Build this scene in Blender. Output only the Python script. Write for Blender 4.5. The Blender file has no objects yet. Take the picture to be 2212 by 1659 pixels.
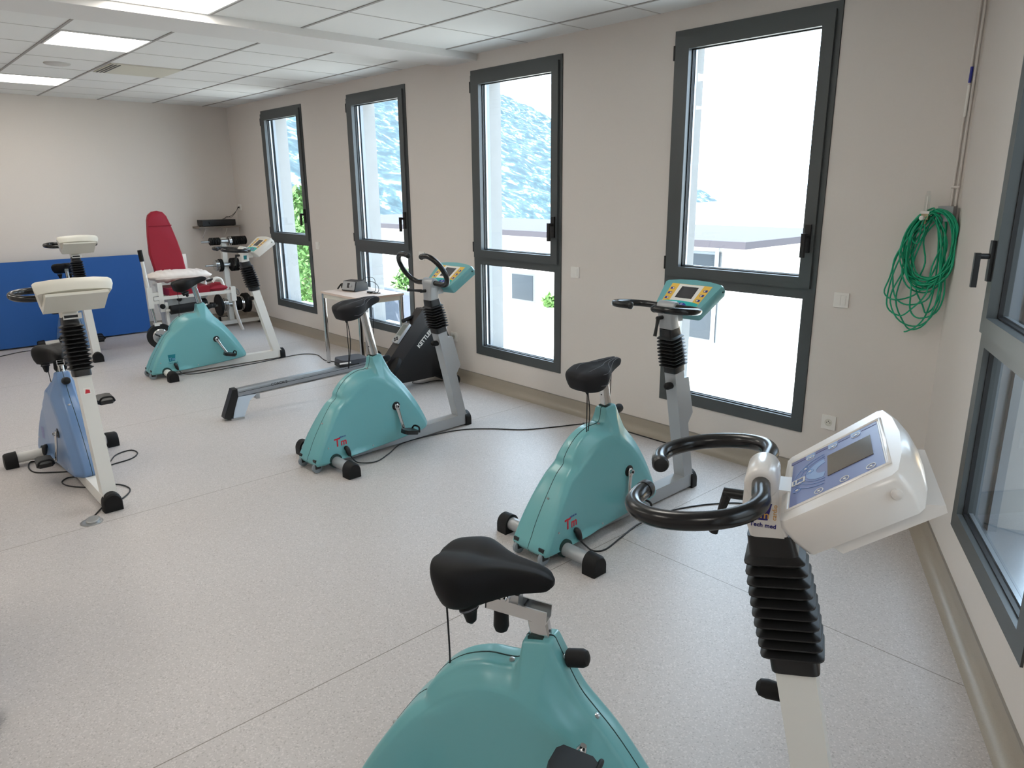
import bpy, bmesh, math, random
from mathutils import Vector, Matrix

S = bpy.context.scene
COL = S.collection
random.seed(7)
R = math.radians
PI = math.pi

# ------------------------------------------------------------------ camera
cam_d = bpy.data.cameras.new('camera')
cam = bpy.data.objects.new('camera', cam_d)
COL.objects.link(cam)
S.camera = cam
cam_d.sensor_fit = 'HORIZONTAL'
cam_d.sensor_width = 36.0
cam_d.lens = 1564.537 / 2212 * 36.0
cam_d.clip_start = 0.02
cam_d.clip_end = 1000
CR = (0.675151739, 0.737622434, -0.009125492)
CU = (-0.186845322, 0.182962008, 0.965201393)
CF = (-0.713623819, 0.649952343, -0.261348419)
CM = Matrix(((CR[0], CU[0], -CF[0], 9.905625), (CR[1], CU[1], -CF[1], -4.039025), (CR[2], CU[2], -CF[2], 1.716169), (0, 0, 0, 1)))
cam.matrix_world = CM

# ------------------------------------------------------------------ view
vs = S.view_settings
S.display_settings.display_device = 'sRGB'
vs.view_transform = 'Standard'
vs.look = 'None'
vs.gamma = 1.0
vs.use_curve_mapping = False
vs.exposure = 0.53

# ------------------------------------------------------------------ sky and sun
w = bpy.data.worlds.new('sky')
S.world = w
w.use_nodes = True
bg = w.node_tree.nodes['Background']
bg.inputs[0].default_value = (0.64, 0.81, 1.0, 1)
bg.inputs[1].default_value = 5.8
sd = bpy.data.lights.new('sun', 'SUN')
sd.energy = 12.0
sd.angle = R(0.6)
sd.color = (1.0, 0.95, 0.87)
so = bpy.data.objects.new('sun', sd)
COL.objects.link(so)
so.rotation_euler = (Vector((-0.10, -0.62, 0.78))).to_track_quat('Z', 'Y').to_euler()
LAMP = 10.0          # emission of the ceiling light panels

H = 2.756           # ceiling
ZB, ZT = 0.289, 2.635
# ------------------------------------------------------------------ materials
def _mat(name):
    m = bpy.data.materials.new(name)
    m.use_nodes = True
    return m, m.node_tree, m.node_tree.nodes, m.node_tree.links

def srgb(r, g, b):
    f = lambda c: (c / 255 / 12.92) if c / 255 <= 0.04045 else ((c / 255 + 0.055) / 1.055) ** 2.4
    return (f(r), f(g), f(b), 1)

def mat(name, col, rough=0.5, metal=0.0, bump=0.0, bscale=300, var=0.0, vscale=6, coat=0.0, spec=0.5, stretch=None):
    m, nt, N, L = _mat(name)
    b = N['Principled BSDF']
    b.inputs['Base Color'].default_value = col
    b.inputs['Roughness'].default_value = rough
    b.inputs['Metallic'].default_value = metal
    b.inputs['Specular IOR Level'].default_value = spec
    if coat:
        b.inputs['Coat Weight'].default_value = coat
        b.inputs['Coat Roughness'].default_value = 0.12
    tc = N.new('ShaderNodeTexCoord')
    src = tc.outputs['Object']
    if stretch:
        mp = N.new('ShaderNodeMapping'); mp.inputs['Scale'].default_value = stretch
        L.new(src, mp.inputs[0]); src = mp.outputs[0]
    if var:
        n = N.new('ShaderNodeTexNoise'); n.inputs['Scale'].default_value = vscale; n.inputs['Detail'].default_value = 4
        L.new(src, n.inputs['Vector'])
        mx = N.new('ShaderNodeMix'); mx.data_type = 'RGBA'
        mx.inputs[6].default_value = tuple(c * (1 - var) for c in col[:3]) + (1,)
        mx.inputs[7].default_value = tuple(min(1, c * (1 + var)) for c in col[:3]) + (1,)
        L.new(n.outputs[0], mx.inputs[0]); L.new(mx.outputs[2], b.inputs['Base Color'])
    if bump:
        n = N.new('ShaderNodeTexNoise'); n.inputs['Scale'].default_value = bscale; n.inputs['Detail'].default_value = 3
        L.new(src, n.inputs['Vector'])
        bp = N.new('ShaderNodeBump'); bp.inputs['Strength'].default_value = bump; bp.inputs['Distance'].default_value = 0.001
        L.new(n.outputs[0], bp.inputs['Height']); L.new(bp.outputs[0], b.inputs['Normal'])
    return m

def emis(name, col, s):
    m, nt, N, L = _mat(name)
    b = N['Principled BSDF']
    b.inputs['Base Color'].default_value = (0.8, 0.8, 0.8, 1)
    b.inputs['Emission Color'].default_value = col
    b.inputs['Emission Strength'].default_value = s
    return m

def glass(name, tint=(0.97, 0.985, 0.98), ior=1.45):
    m, nt, N, L = _mat(name)
    N.remove(N['Principled BSDF'])
    out = N['Material Output']
    tr = N.new('ShaderNodeBsdfTransparent'); tr.inputs[0].default_value = (*tint, 1)
    gl = N.new('ShaderNodeBsdfGlossy'); gl.inputs['Roughness'].default_value = 0.0
    fr = N.new('ShaderNodeFresnel'); fr.inputs['IOR'].default_value = ior
    mx = N.new('ShaderNodeMixShader')
    ge = N.new('ShaderNodeNewGeometry')
    inv = N.new('ShaderNodeMath'); inv.operation = 'SUBTRACT'; inv.inputs[0].default_value = 1.0; L.new(ge.outputs['Backfacing'], inv.inputs[1])
    mu = N.new('ShaderNodeMath'); mu.operation = 'MULTIPLY'; L.new(fr.outputs[0], mu.inputs[0]); L.new(inv.outputs[0], mu.inputs[1])
    L.new(mu.outputs[0], mx.inputs[0]); L.new(tr.outputs[0], mx.inputs[1]); L.new(gl.outputs[0], mx.inputs[2])
    L.new(mx.outputs[0], out.inputs[0])
    return m

def floor_mat():
    m, nt, N, L = _mat('speckled_vinyl')
    b = N['Principled BSDF']
    g = N.new('ShaderNodeNewGeometry')
    sx = N.new('ShaderNodeSeparateXYZ'); L.new(g.outputs['Position'], sx.inputs[0])
    base = srgb(186, 180, 177)
    # chips
    v = N.new('ShaderNodeTexVoronoi'); v.inputs['Scale'].default_value = 210
    L.new(g.outputs['Position'], v.inputs['Vector'])
    hs = N.new('ShaderNodeSeparateColor'); L.new(v.outputs['Color'], hs.inputs[0])
    r1 = N.new('ShaderNodeValToRGB')
    r1.color_ramp.interpolation = 'CONSTANT'
    e = r1.color_ramp.elements
    e[0].position = 0; e[0].color = (0.80, 0.79, 0.78, 1)
    e[1].position = 0.07; e[1].color = (0.97, 0.97, 0.97, 1)
    for p, c in ((0.45, 1.0), (0.75, 1.03), (0.86, 1.17)):
        k = e.new(p); k.color = (c, c, c, 1)
    L.new(hs.outputs[0], r1.inputs[0])
    n2 = N.new('ShaderNodeTexNoise'); n2.inputs['Scale'].default_value = 1.3; n2.inputs['Detail'].default_value = 5
    L.new(g.outputs['Position'], n2.inputs['Vector'])
    r2 = N.new('ShaderNodeValToRGB')
    r2.color_ramp.elements[0].color = (0.94, 0.935, 0.93, 1); r2.color_ramp.elements[1].color = (1.03, 1.03, 1.035, 1)
    L.new(n2.outputs[0], r2.inputs[0])
    def mul(a, bb):
        mm = N.new('ShaderNodeMix'); mm.data_type = 'RGBA'; mm.blend_type = 'MULTIPLY'; mm.inputs[0].default_value = 1
        for s, k in ((a, 6), (bb, 7)):
            if hasattr(s, 'links'): L.new(s, mm.inputs[k])
            else: mm.inputs[k].default_value = s
        return mm.outputs[2]
    c = mul(r1.outputs[0], r2.outputs[0]); c = mul(c, base)
    # weld lines between the sheets
    def near(sock, val, wd):
        a = N.new('ShaderNodeMath'); a.operation = 'SUBTRACT'; L.new(sock, a.inputs[0]); a.inputs[1].default_value = val
        bb = N.new('ShaderNodeMath'); bb.operation = 'ABSOLUTE'; L.new(a.outputs[0], bb.inputs[0])
        cc = N.new('ShaderNodeMath'); cc.operation = 'LESS_THAN'; L.new(bb.outputs[0], cc.inputs[0]); cc.inputs[1].default_value = wd
        return cc.outputs[0]
    def mx(a, bb, op):
        q = N.new('ShaderNodeMath'); q.operation = op; L.new(a, q.inputs[0])
        if hasattr(bb, 'links'): L.new(bb, q.inputs[1])
        else: q.inputs[1].default_value = bb
        return q.outputs[0]
    s = mx(near(sx.outputs[0], 5.785, 0.0022), near(sx.outputs[0], 7.787, 0.0022), 'MAXIMUM')
    s = mx(s, near(sx.outputs[0], 4.07, 0.002), 'MAXIMUM')
    s = mx(s, near(sx.outputs[0], 2.07, 0.002), 'MAXIMUM')
    right = mx(sx.outputs[0], 7.787, 'GREATER_THAN')
    s = mx(s, mx(near(sx.outputs[1], -1.388, 0.0022), right, 'MULTIPLY'), 'MAXIMUM')
    mm = N.new('ShaderNodeMix'); mm.data_type = 'RGBA'
    L.new(s, mm.inputs[0]); L.new(c, mm.inputs[6]); mm.inputs[7].default_value = srgb(128, 120, 112)
    L.new(mm.outputs[2], b.inputs['Base Color'])
    b.inputs['Roughness'].default_value = 0.42
    b.inputs['Specular IOR Level'].default_value = 0.5
    nb = N.new('ShaderNodeTexNoise'); nb.inputs['Scale'].default_value = 160
    L.new(g.outputs['Position'], nb.inputs['Vector'])
    bp = N.new('ShaderNodeBump'); bp.inputs['Strength'].default_value = 0.12; bp.inputs['Distance'].default_value = 0.001
    L.new(nb.outputs[0], bp.inputs['Height']); L.new(bp.outputs[0], b.inputs['Normal'])
    return m

def skirt_mat():
    return mat('skirting_vinyl', srgb(160, 150, 136), 0.4, var=0.10, vscale=220)

def hill_mat():
    m, nt, N, L = _mat('wooded_hillside')
    b = N['Principled BSDF']
    g = N.new('ShaderNodeNewGeometry')
    n = N.new('ShaderNodeTexNoise'); n.inputs['Scale'].default_value = 0.45; n.inputs['Detail'].default_value = 8; n.inputs['Roughness'].default_value = 0.7
    L.new(g.outputs['Position'], n.inputs['Vector'])
    r = N.new('ShaderNodeValToRGB')
    e = r.color_ramp.elements
    e[0].position = 0.44; e[0].color = srgb(34, 54, 62)
    e[1].position = 0.66; e[1].color = srgb(178, 182, 172)  # pale patches: rock, and sunlit trees painted into the colour
    k = e.new(0.55); k.color = srgb(54, 78, 84)
    L.new(n.outputs[0], r.inputs[0]); L.new(r.outputs[0], b.inputs['Base Color'])
    b.inputs['Roughness'].default_value = 0.9
    return m

M = dict(
    wall=mat('woven_wall_covering', srgb(217, 209, 202), 0.75, bump=0.35, bscale=420, var=0.015, vscale=60),
    floor=floor_mat(), skirt=skirt_mat(),
    bellows=mat('bellows_rubber', srgb(19, 19, 20), 0.38),
    skirt_top=mat('skirting_trim', srgb(140, 134, 126), 0.5),
    tile=mat('ceiling_tile', srgb(226, 226, 224), 0.9, bump=0.25, bscale=500, var=0.015, vscale=90),
    tee=mat('ceiling_grid', srgb(150, 146, 142), 0.6),
    tee2=mat('ceiling_joint', srgb(186, 183, 180), 0.8),
    beam=mat('painted_soffit', srgb(216, 214, 212), 0.6, bump=0.05, bscale=30),
    frame=mat('anthracite_aluminium', srgb(72, 76, 77), 0.38, spec=0.5),
    guide=mat('shutter_guide', srgb(120, 124, 128), 0.35, metal=0.6),
    gasket=mat('black_gasket', srgb(20, 20, 22), 0.5),
    black=mat('black_plastic', srgb(12, 12, 14), 0.42),
    blackrub=mat('black_rubber', srgb(14, 14, 15), 0.6, bump=0.1, bscale=200, spec=0.3),
    grip=mat('glossy_black_grip', srgb(6, 6, 8), 0.25),
    fabric=mat('black_fabric', srgb(11, 11, 16), 0.85, bump=0.4, bscale=900),
    saddle=mat('black_vinyl', srgb(8, 8, 10), 0.6, bump=0.15, bscale=700, spec=0.25),
    piping=mat('grey_piping', srgb(92, 92, 98), 0.7),
    glass=glass('window_glass'),
    clear=glass('clear_plastic', (0.93, 0.95, 0.95), 1.5),
    concrete=mat('pale_concrete', srgb(150, 149, 147), 0.85, bump=0.5, bscale=40, var=0.08, vscale=9),
    teal=mat('teal_plastic', srgb(106, 168, 171), 0.30, var=0.01, vscale=3, coat=0.15),
    bluep=mat('blue_plastic', srgb(100, 130, 170), 0.30, coat=0.15),
    seam=mat('seam_shadow_gap', srgb(22, 52, 50), 0.7),
    silver=mat('silver_paint', srgb(168, 170, 172), 0.38, metal=0.35),
    white=mat('cream_paint', srgb(222, 220, 214), 0.35),
    whitep=mat('pearl_white_plastic', srgb(226, 221, 216), 0.28, coat=0.25),
    greyp=mat('off_white_plastic', srgb(214, 210, 198), 0.4),
    chrome=mat('chrome', srgb(205, 205, 205), 0.12, metal=1.0),
    steel=mat('brushed_steel', srgb(185, 186, 186), 0.3, metal=0.9),
    alu=mat('brushed_aluminium', srgb(160, 166, 172), 0.32, metal=0.7),
    wheel=mat('grey_wheel', srgb(128, 138, 145), 0.5),
    yellow=mat('yellow_print', srgb(236, 190, 80), 0.4),
    panelw=mat('white_print', srgb(232, 228, 220), 0.4),
    turq=mat('turquoise_print', srgb(38, 176, 172), 0.35),
    navy=mat('navy_print', srgb(32, 40, 140), 0.4),
    pblue=mat('periwinkle_print', srgb(104, 114, 162), 0.35),
    lblue=mat('light_blue_print', srgb(122, 150, 196), 0.35),
    dblue=mat('deep_blue_print', srgb(70, 66, 122), 0.35),
    lcd=mat('dark_lcd', srgb(60, 58, 60), 0.25),
    lcd2=mat('grey_lcd', srgb(98, 92, 84), 0.12),
    red=mat('red_print', srgb(196, 30, 48), 0.4),
    orange=mat('ochre_print', srgb(214, 160, 80), 0.4),
    matblue=mat('blue_mat_vinyl', srgb(30, 88, 160), 0.6, bump=0.3, bscale=60, var=0.05, vscale=4),
    redv=mat('crimson_vinyl', srgb(142, 24, 42), 0.55, bump=0.15, bscale=120, var=0.05, spec=0.3),
    pillow=mat('white_pillow', srgb(228, 218, 210), 0.8, bump=0.3, bscale=60),
    wood=mat('pale_laminate', srgb(216, 196, 182), 0.45, var=0.04, vscale=12, stretch=(1, 8, 1)),
    shelf=mat('grey_shelf_board', srgb(122, 112, 102), 0.6, var=0.1, vscale=20),
    socket=mat('white_switch_plastic', srgb(232, 228, 222), 0.3),
    green=mat('green_hose', srgb(8, 160, 116), 0.35),
    brass=mat('nickel_fitting', srgb(170, 160, 132), 0.3, metal=0.8),
    greybox=mat('grey_box', srgb(150, 152, 154), 0.45),
    lamp=emis('lit_diffuser', (1.0, 0.945, 0.86, 1), LAMP),
    hill=hill_mat(),
    ground=mat('pale_paving', srgb(206, 200, 190), 0.9, var=0.08, vscale=0.8),
    render=mat('white_render', srgb(226, 222, 216), 0.9),
    ochre=mat('ochre_render', srgb(222, 178, 110), 0.9),
    darkglass=mat('dark_window_glass', srgb(40, 48, 56), 0.35),
    roof=mat('grey_roof', srgb(58, 54, 60), 0.8),
    leaf=mat('leaves', srgb(72, 108, 46), 0.7, var=0.35, vscale=2.2),
    bark=mat('bark', srgb(92, 78, 64), 0.9),
    pink=mat('pale_pink_plastic', srgb(198, 180, 172), 0.5),
)

# ------------------------------------------------------------------ mesh helpers
def link(name, bm, m, parent=None, bevel=0.0, segs=2, angle=32, smooth=True):
    if bevel:
        es = [e for e in bm.edges if len(e.link_faces) == 2 and e.calc_face_angle(0) > R(35)]
        if es:
            bmesh.ops.bevel(bm, geom=es, offset=bevel, segments=segs, profile=0.5, affect='EDGES', clamp_overlap=True)
    bmesh.ops.recalc_face_normals(bm, faces=bm.faces)
    me = bpy.data.meshes.new(name)
    bm.to_mesh(me); bm.free()
    ms = m if isinstance(m, (list, tuple)) else [m]
    for x in ms: me.materials.append(M[x] if isinstance(x, str) else x)
    if smooth:
        me.shade_smooth()
        me.set_sharp_from_angle(angle=R(angle))
    o = bpy.data.objects.new(name, me)
    COL.objects.link(o)
    if parent: o.parent = parent
    return o

def B(): return bmesh.new()

def box(bm, x0, x1, y0, y1, z0, z1, mtx=None):
    vs_ = [bm.verts.new((x, y, z)) for z in (z0, z1) for y in (y0, y1) for x in (x0, x1)]
    for f in ((0, 2, 3, 1), (4, 5, 7, 6), (0, 1, 5, 4), (2, 6, 7, 3), (0, 4, 6, 2), (1, 3, 7, 5)):
        bm.faces.new([vs_[i] for i in f])
    if mtx is not None:
        for v in vs_: v.co = mtx @ v.co
    return bm

def loft(bm, rings, cap=True, closed=True, loop=False):
    rv = [[bm.verts.new(p) for p in r] for r in rings]
    n = len(rv[0])
    pairs = list(zip(rv[:-1], rv[1:]))
    if loop: pairs.append((rv[-1], rv[0]))
    for a, b in pairs:
        for i in range(n if closed else n - 1):
            j = (i + 1) % n
            bm.faces.new((a[i], a[j], b[j], b[i]))
    if cap and not loop:
        if closed:
            bm.faces.new(rv[0][::-1]); bm.faces.new(rv[-1])
    return bm

def frame_of(d):
    d = d.normalized()
    a = Vector((0, 0, 1)) if abs(d.z) < 0.9 else Vector((1, 0, 0))
    x = d.cross(a).normalized(); y = d.cross(x).normalized()
    return x, y

def cyl(bm, p0, p1, r0, r1=None, n=20):
    p0, p1 = Vector(p0), Vector(p1)
    r1 = r0 if r1 is None else r1
    x, y = frame_of(p1 - p0)
    c = [(math.cos(2 * PI * i / n), math.sin(2 * PI * i / n)) for i in range(n)]
    return loft(bm, [[p0 + x * (a * r0) + y * (b * r0) for a, b in c], [p1 + x * (a * r1) + y * (b * r1) for a, b in c]])

def lathe(bm, p0, axis, prof, n=20):
    """prof: list of (distance along axis, radius)"""
    p0 = Vector(p0); d = Vector(axis).normalized(); x, y = frame_of(d)
    rings = []
    for s, r in prof:
        r = max(r, 0.0004)
        rings.append([p0 + d * s + x * (math.cos(2 * PI * i / n) * r) + y * (math.sin(2 * PI * i / n) * r) for i in range(n)])
    return loft(bm, rings)

def spline(pts, k=6, closed=False):
    P = [Vector(p) for p in pts]; n = len(P); out = []
    rng = n if closed else n - 1
    for i in range(rng):
        if closed: a, b, c, d = P[i - 1], P[i], P[(i + 1) % n], P[(i + 2) % n]
        else:
            a = P[i - 1] if i else P[0] * 2 - P[1]
            b, c = P[i], P[i + 1]
            d = P[i + 2] if i + 2 < n else P[-1] * 2 - P[-2]
        for j in range(k):
            t = j / k
            out.append(0.5 * ((2 * b) + (c - a) * t + (2 * a - 5 * b + 4 * c - d) * t * t + (3 * b - a - 3 * c + d) * t ** 3))
    if not closed: out.append(P[-1].copy())
    return out

def tube(bm, pts, r, n=10, closed=False, radii=None):
    P = [Vector(p) for p in pts]; m = len(P)
    x = None; rings = []
    for i, p in enumerate(P):
        if closed: d = P[(i + 1) % m] - P[i - 1]
        else: d = P[min(i + 1, m - 1)] - P[max(i - 1, 0)]
        if d.length < 1e-9: d = Vector((0, 0, 1))
        d.normalize()
        if x is None: x, _ = frame_of(d)
        x = (x - d * x.dot(d)).normalized(); y = d.cross(x)
        rr = radii[i] if radii else r
        rings.append([p + x * (math.cos(2 * PI * j / n) * rr) + y * (math.sin(2 * PI * j / n) * rr) for j in range(n)])
    return loft(bm, rings, loop=closed)

def prism(bm, poly, f0, f1):
    """poly: list of 2D points, f0/f1 map (a, b) to 3D for both faces"""
    return loft(bm, [[Vector(f0(a, b)) for a, b in poly], [Vector(f1(a, b)) for a, b in poly]])

def rrect(hx, hy, r, k=4):
    out = []
    for cx, cy, a0 in ((hx - r, hy - r, 0), (-hx + r, hy - r, 90), (-hx + r, -hy + r, 180), (hx - r, -hy + r, 270)):
        for i in range(k + 1):
            a = R(a0 + 90 * i / k)
            out.append((cx + r * math.cos(a), cy + r * math.sin(a)))
    return out

def circ(cx, cy, r, n=16, ry=None):
    ry = ry or r
    return [(cx + r * math.cos(2 * PI * i / n), cy + ry * math.sin(2 * PI * i / n)) for i in range(n)]

def thing(name, label, cat, loc=(0, 0, 0), rz=0.0, group=None):
    o = bpy.data.objects.new(name, None)
    o.empty_display_size = 0.1
    COL.objects.link(o)
    o.location = loc; o.rotation_euler = (0, 0, rz)
    o['label'] = label; o['category'] = cat
    if group: o['group'] = group
    return o

def tag(o, label, cat, group=None, kind=None):
    o['label'] = label; o['category'] = cat
    if group: o['group'] = group
    if kind: o['kind'] = kind
    return o

def struct(o, label=None):
    o['kind'] = 'structure'
    if label: o['label'] = label
    return o

def lettering(body, size, m, parent, mtx, name='lettering', ext=0.0003, bold=0.0):
    c = bpy.data.curves.new('tmp_text', 'FONT')
    c.body = body; c.size = size; c.extrude = ext; c.offset = bold
    c.align_x = 'CENTER'; c.align_y = 'CENTER'; c.resolution_u = 3
    t = bpy.data.objects.new('tmp_text', c)
    COL.objects.link(t)
    bpy.context.view_layer.update()
    me = bpy.data.meshes.new_from_object(t.evaluated_get(bpy.context.evaluated_depsgraph_get()))
    bpy.data.objects.remove(t); bpy.data.curves.remove(c)
    me.name = name
    me.transform(mtx)
    me.materials.clear(); me.materials.append(M[m])
    o = bpy.data.objects.new(name, me)
    COL.objects.link(o); o.parent = parent
    return o

def basis(o, x, y):
    """matrix whose local x/y axes are x, y at o (z = out of the surface)"""
    x = Vector(x).normalized(); y = Vector(y).normalized(); z = x.cross(y).normalized(); y = z.cross(x)
    return Matrix(((x.x, y.x, z.x, o[0]), (x.y, y.y, z.y, o[1]), (x.z, y.z, z.z, o[2]), (0, 0, 0, 1)))
# ------------------------------------------------------------------ room shell
YB = -6.3                                   # wall behind the camera
A0 = Vector((8.705, 0, 0))                  # corner where the slanted wall starts
AD = Vector((0.4606, -0.8876, 0)).normalized()
AO = Vector((-AD.y, AD.x, 0))               # outward
ALEN = 6.3 / -AD.y
WINW = 1.036

def wall_with_windows(name, mtx, length, wins, y0, y1, m, zlo=-0.1, zhi=2.95):
    bm = B()
    edges = [0] + [e for a in wins for e in (a, a + WINW)] + [length]
    for i in range(0, len(edges), 2):
        box(bm, edges[i], edges[i + 1], y0, y1, zlo, zhi, mtx)
    for a in wins:
        box(bm, a, a + WINW, y0, y1, zlo, ZB, mtx)
        box(bm, a, a + WINW, y0, y1, ZT, zhi, mtx)
    return struct(link(name, bm, m, smooth=False))

I4 = Matrix.Identity(4)
MA = Matrix(((AD.x, AO.x, 0, A0.x), (AD.y, AO.y, 0, A0.y), (0, 0, 1, 0), (0, 0, 0, 1)))
WX = [1.018, 3.037, 5.010, 7.003]
WA = [0.785, 2.785, 4.785]
struct(wall_with_windows('wall_window', I4, 8.705, WX, 0.0, 0.07, 'wall'), 'beige wall with four tall dark framed windows')
struct(wall_with_windows('wall_window_outer', I4, 8.86, WX, 0.07, 0.32, 'concrete'), 'pale concrete outer face of the window wall')
struct(wall_with_windows('wall_right', MA, ALEN, WA, 0.0, 0.07, 'wall'), 'beige slanted wall at the right')
struct(wall_with_windows('wall_right_outer', MA, ALEN, WA, 0.07, 0.32, 'concrete'), 'pale concrete outer face of the slanted wall')
struct(link('wall_back', box(B(), -0.3, 0, YB - 0.3, 0.32, -0.1, 2.95), 'wall', smooth=False), 'beige far wall')
struct(link('wall_front', box(B(), -0.3, 12.6, YB - 0.3, YB, -0.1, 2.95), 'wall', smooth=False), 'beige wall behind the camera')

E1 = A0 + AD * ALEN
fl = [(-0.3, 0.3), (8.86, 0.3), (E1.x + 0.3, E1.y), (E1.x + 0.3, YB - 0.3), (-0.3, YB - 0.3)]
struct(link('floor', prism(B(), fl, lambda a, b: (a, b, -0.12), lambda a, b: (a, b, 0)), 'floor', smooth=False), 'speckled pale grey vinyl floor')
struct(link('ceiling', prism(B(), fl, lambda a, b: (a, b, H), lambda a, b: (a, b, H + 0.25)), 'tile', smooth=False), 'white tiled suspended ceiling')

def xmax(y):  # inner x of the slanted wall at depth y
    return A0.x + AD.x / AD.y * y

bm = B()
rows = [-0.303 - 0.603 * k for k in range(10)]
for y in rows:
    box(bm, 0, 4.68, y - 0.009, y + 0.009, H - 0.004, H + 0.002)
    box(bm, 5.09, xmax(y), y - 0.009, y + 0.009, H - 0.004, H + 0.002)
struct(link('trim_1', bm, 'tee', smooth=False), 'dark ceiling joints running along the room')
bm = B()
for k in range(7):
    x = 4.035 - 0.6 * k
    box(bm, x - 0.003, x + 0.003, YB, 0, H - 0.002, H + 0.002)
for k in range(9):
    x = 5.677 + 0.6 * k
    yy = 0 if x < A0.x else (x - A0.x) / AD.x * AD.y
    box(bm, x - 0.004, x + 0.004, YB, yy, H - 0.002, H + 0.002)
struct(link('trim_2', bm, 'tee2', smooth=False), 'thin ceiling joints running across the room')
struct(link('trim_3', box(B(), 4.68, 5.09, YB, 0, 2.705, H + 0.01), 'beam', bevel=0.008), 'shallow painted soffit across the ceiling')

# coved skirting
prof = [(0, 0.1), (0.006, 0.1), (0.006, 0.055), (0.012, 0.032), (0.024, 0.014), (0.042, 0.004), (0.06, 0.0006), (0.06, -0.01), (0, -0.01)]
def skirting(n, p0, p1, inward):
    p0, p1, n_ = Vector(p0), Vector(p1), Vector(inward).normalized()
    bm = B()
    loft(bm, [[p + n_ * a + Vector((0, 0, b)) for a, b in prof] for p in (p0, p1)])
    struct(link('baseboard_' + n, bm, 'skirt', angle=50), 'speckled coved vinyl skirting')
    bm = B()
    tp = [(0, 0.1), (0.0075, 0.1), (0.0075, 0.106), (0, 0.106)]
    loft(bm, [[p + n_ * a + Vector((0, 0, b)) for a, b in tp] for p in (p0, p1)])
    return bm
tr = [skirting('window', (0, 0, 0), (8.70, 0, 0), (0, -1, 0)),
      skirting('right', A0, E1, -AO),
      skirting('back', (0, 0, 0), (0, YB, 0), (1, 0, 0)),
      skirting('front', (0, YB, 0), (E1.x, YB, 0), (0, 1, 0))]
for i, bm in enumerate(tr):
    struct(link('trim_%d' % (4 + i), bm, 'skirt_top', smooth=False), 'thin grey top edge of the skirting')

# ------------------------------------------------------------------ windows
def window(n, mtx, label, flip=False):
    root = bpy.data.objects.new('window_%d' % n, None)
    COL.objects.link(root)
    root.matrix_world = mtx
    root['kind'] = 'structure'; root['label'] = label
    W, HH = WINW, ZT - ZB
    fx = (lambda a: W - a) if flip else (lambda a: a)
    def bx(bm, x0, x1, y0, y1, z0, z1):
        a, b = sorted((fx(x0), fx(x1)))
        return box(bm, a, b, y0, y1, z0, z1)
    e = 0.0015
    bm = B()
    bx(bm, e, 0.085, -0.008, 0.06, e, 0.87)
    bx(bm, 0.965, W - e, -0.008, 0.06, e, 0.87)
    bx(bm, 0.085, 0.965, -0.008, 0.06, e, 0.08)
    bx(bm, 0.085, 0.965, -0.008, 0.06, 0.798, 0.87)
    bx(bm, e, 0.03, -0.008, 0.06, 0.87, HH - e)
    bx(bm, 0.995, W - e, -0.008, 0.06, 0.87, HH - e)
    bx(bm, 0.03, 0.995, -0.008, 0.06, HH - 0.045, HH - e)
    link('frame', bm, 'frame', root, bevel=0.002, segs=1)
    bm = B()
    y0, y1 = -0.024, 0.05
    bx(bm, 0.016, 0.115, y0, y1, 0.855, HH - 0.04)
    bx(bm, 0.938, 1.006, y0, y1, 0.855, HH - 0.04)
    bx(bm, 0.115, 0.938, y0, y1, 0.855, 0.92)
    bx(bm, 0.115, 0.938, y0, y1, HH - 0.112, HH - 0.04)
    sash = link('sash', bm, 'frame', root, bevel=0.003, segs=2)
    for (a, b, c, d) in ((0.115, 0.938, 0.92, HH - 0.112), (0.085, 0.965, 0.08, 0.798)):
        g = B(); bx(g, a - 0.004, b + 0.004, 0.030, 0.036, c - 0.004, d + 0.004)
        p = link('pane', g, 'glass', sash if a > 0.1 else root, smooth=False)
        k = B(); t = 0.006; yy = 0.014
        bx(k, a, a + t, yy, 0.03, c, d); bx(k, b - t, b, yy, 0.03, c, d)
        bx(k, a, b, yy, 0.03, c, c + t); bx(k, a, b, yy, 0.03, d - t, d)
        link('gasket', k, 'gasket', sash if a > 0.1 else root, smooth=False)
        k = B(); bx(k, a + t, a + t + 0.008, 0.036, 0.052, c, d); bx(k, a, b, 0.036, 0.052, c, c + 0.01)
        link('spacer_bar', k, 'alu', sash if a > 0.1 else root, smooth=False)
    # handle: escutcheon, neck and drooping lever
    k = B(); bx(k, 0.955, 0.988, -0.038, -0.0235, 1.06, 1.215)
    hd = link('handle', k, 'black', sash, bevel=0.006)
    k = B()
    hx = fx(0.9715)
    cyl(k, (hx, -0.036, 1.155), (hx, -0.078, 1.155), 0.011)
    bx(k, 0.961, 0.982, -0.088, -0.068, 1.035, 1.168)
    link('lever', k, 'black', hd, bevel=0.003)
    for z in (0.90, HH - 0.17):
        k = B(); bx(k, 0.004, 0.015, -0.026, -0.006, z, z + 0.085)
        link('hinge', k, 'black', root, bevel=0.002)
    k = B()
    for a, b in ((0.002, 0.05), (W - 0.05, W - 0.002)):
        bx(k, a, b, 0.062, 0.078, 0.002, HH - 0.002)
        bx(k, a, b, 0.118, 0.15, 0.002, HH - 0.002)
        bx(k, a, a + 0.012, 0.078, 0.118, 0.002, HH - 0.002) if a < 0.5 else bx(k, b - 0.012, b, 0.078, 0.118, 0.002, HH - 0.002)
    link('shutter_guide', k, 'guide', root, smooth=False)
    k = B(); bx(k, 0.0, W, 0.062, 0.36, -0.012, 0.012)
    link('outer_sill', k, 'alu', root, smooth=False)
    return root

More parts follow.
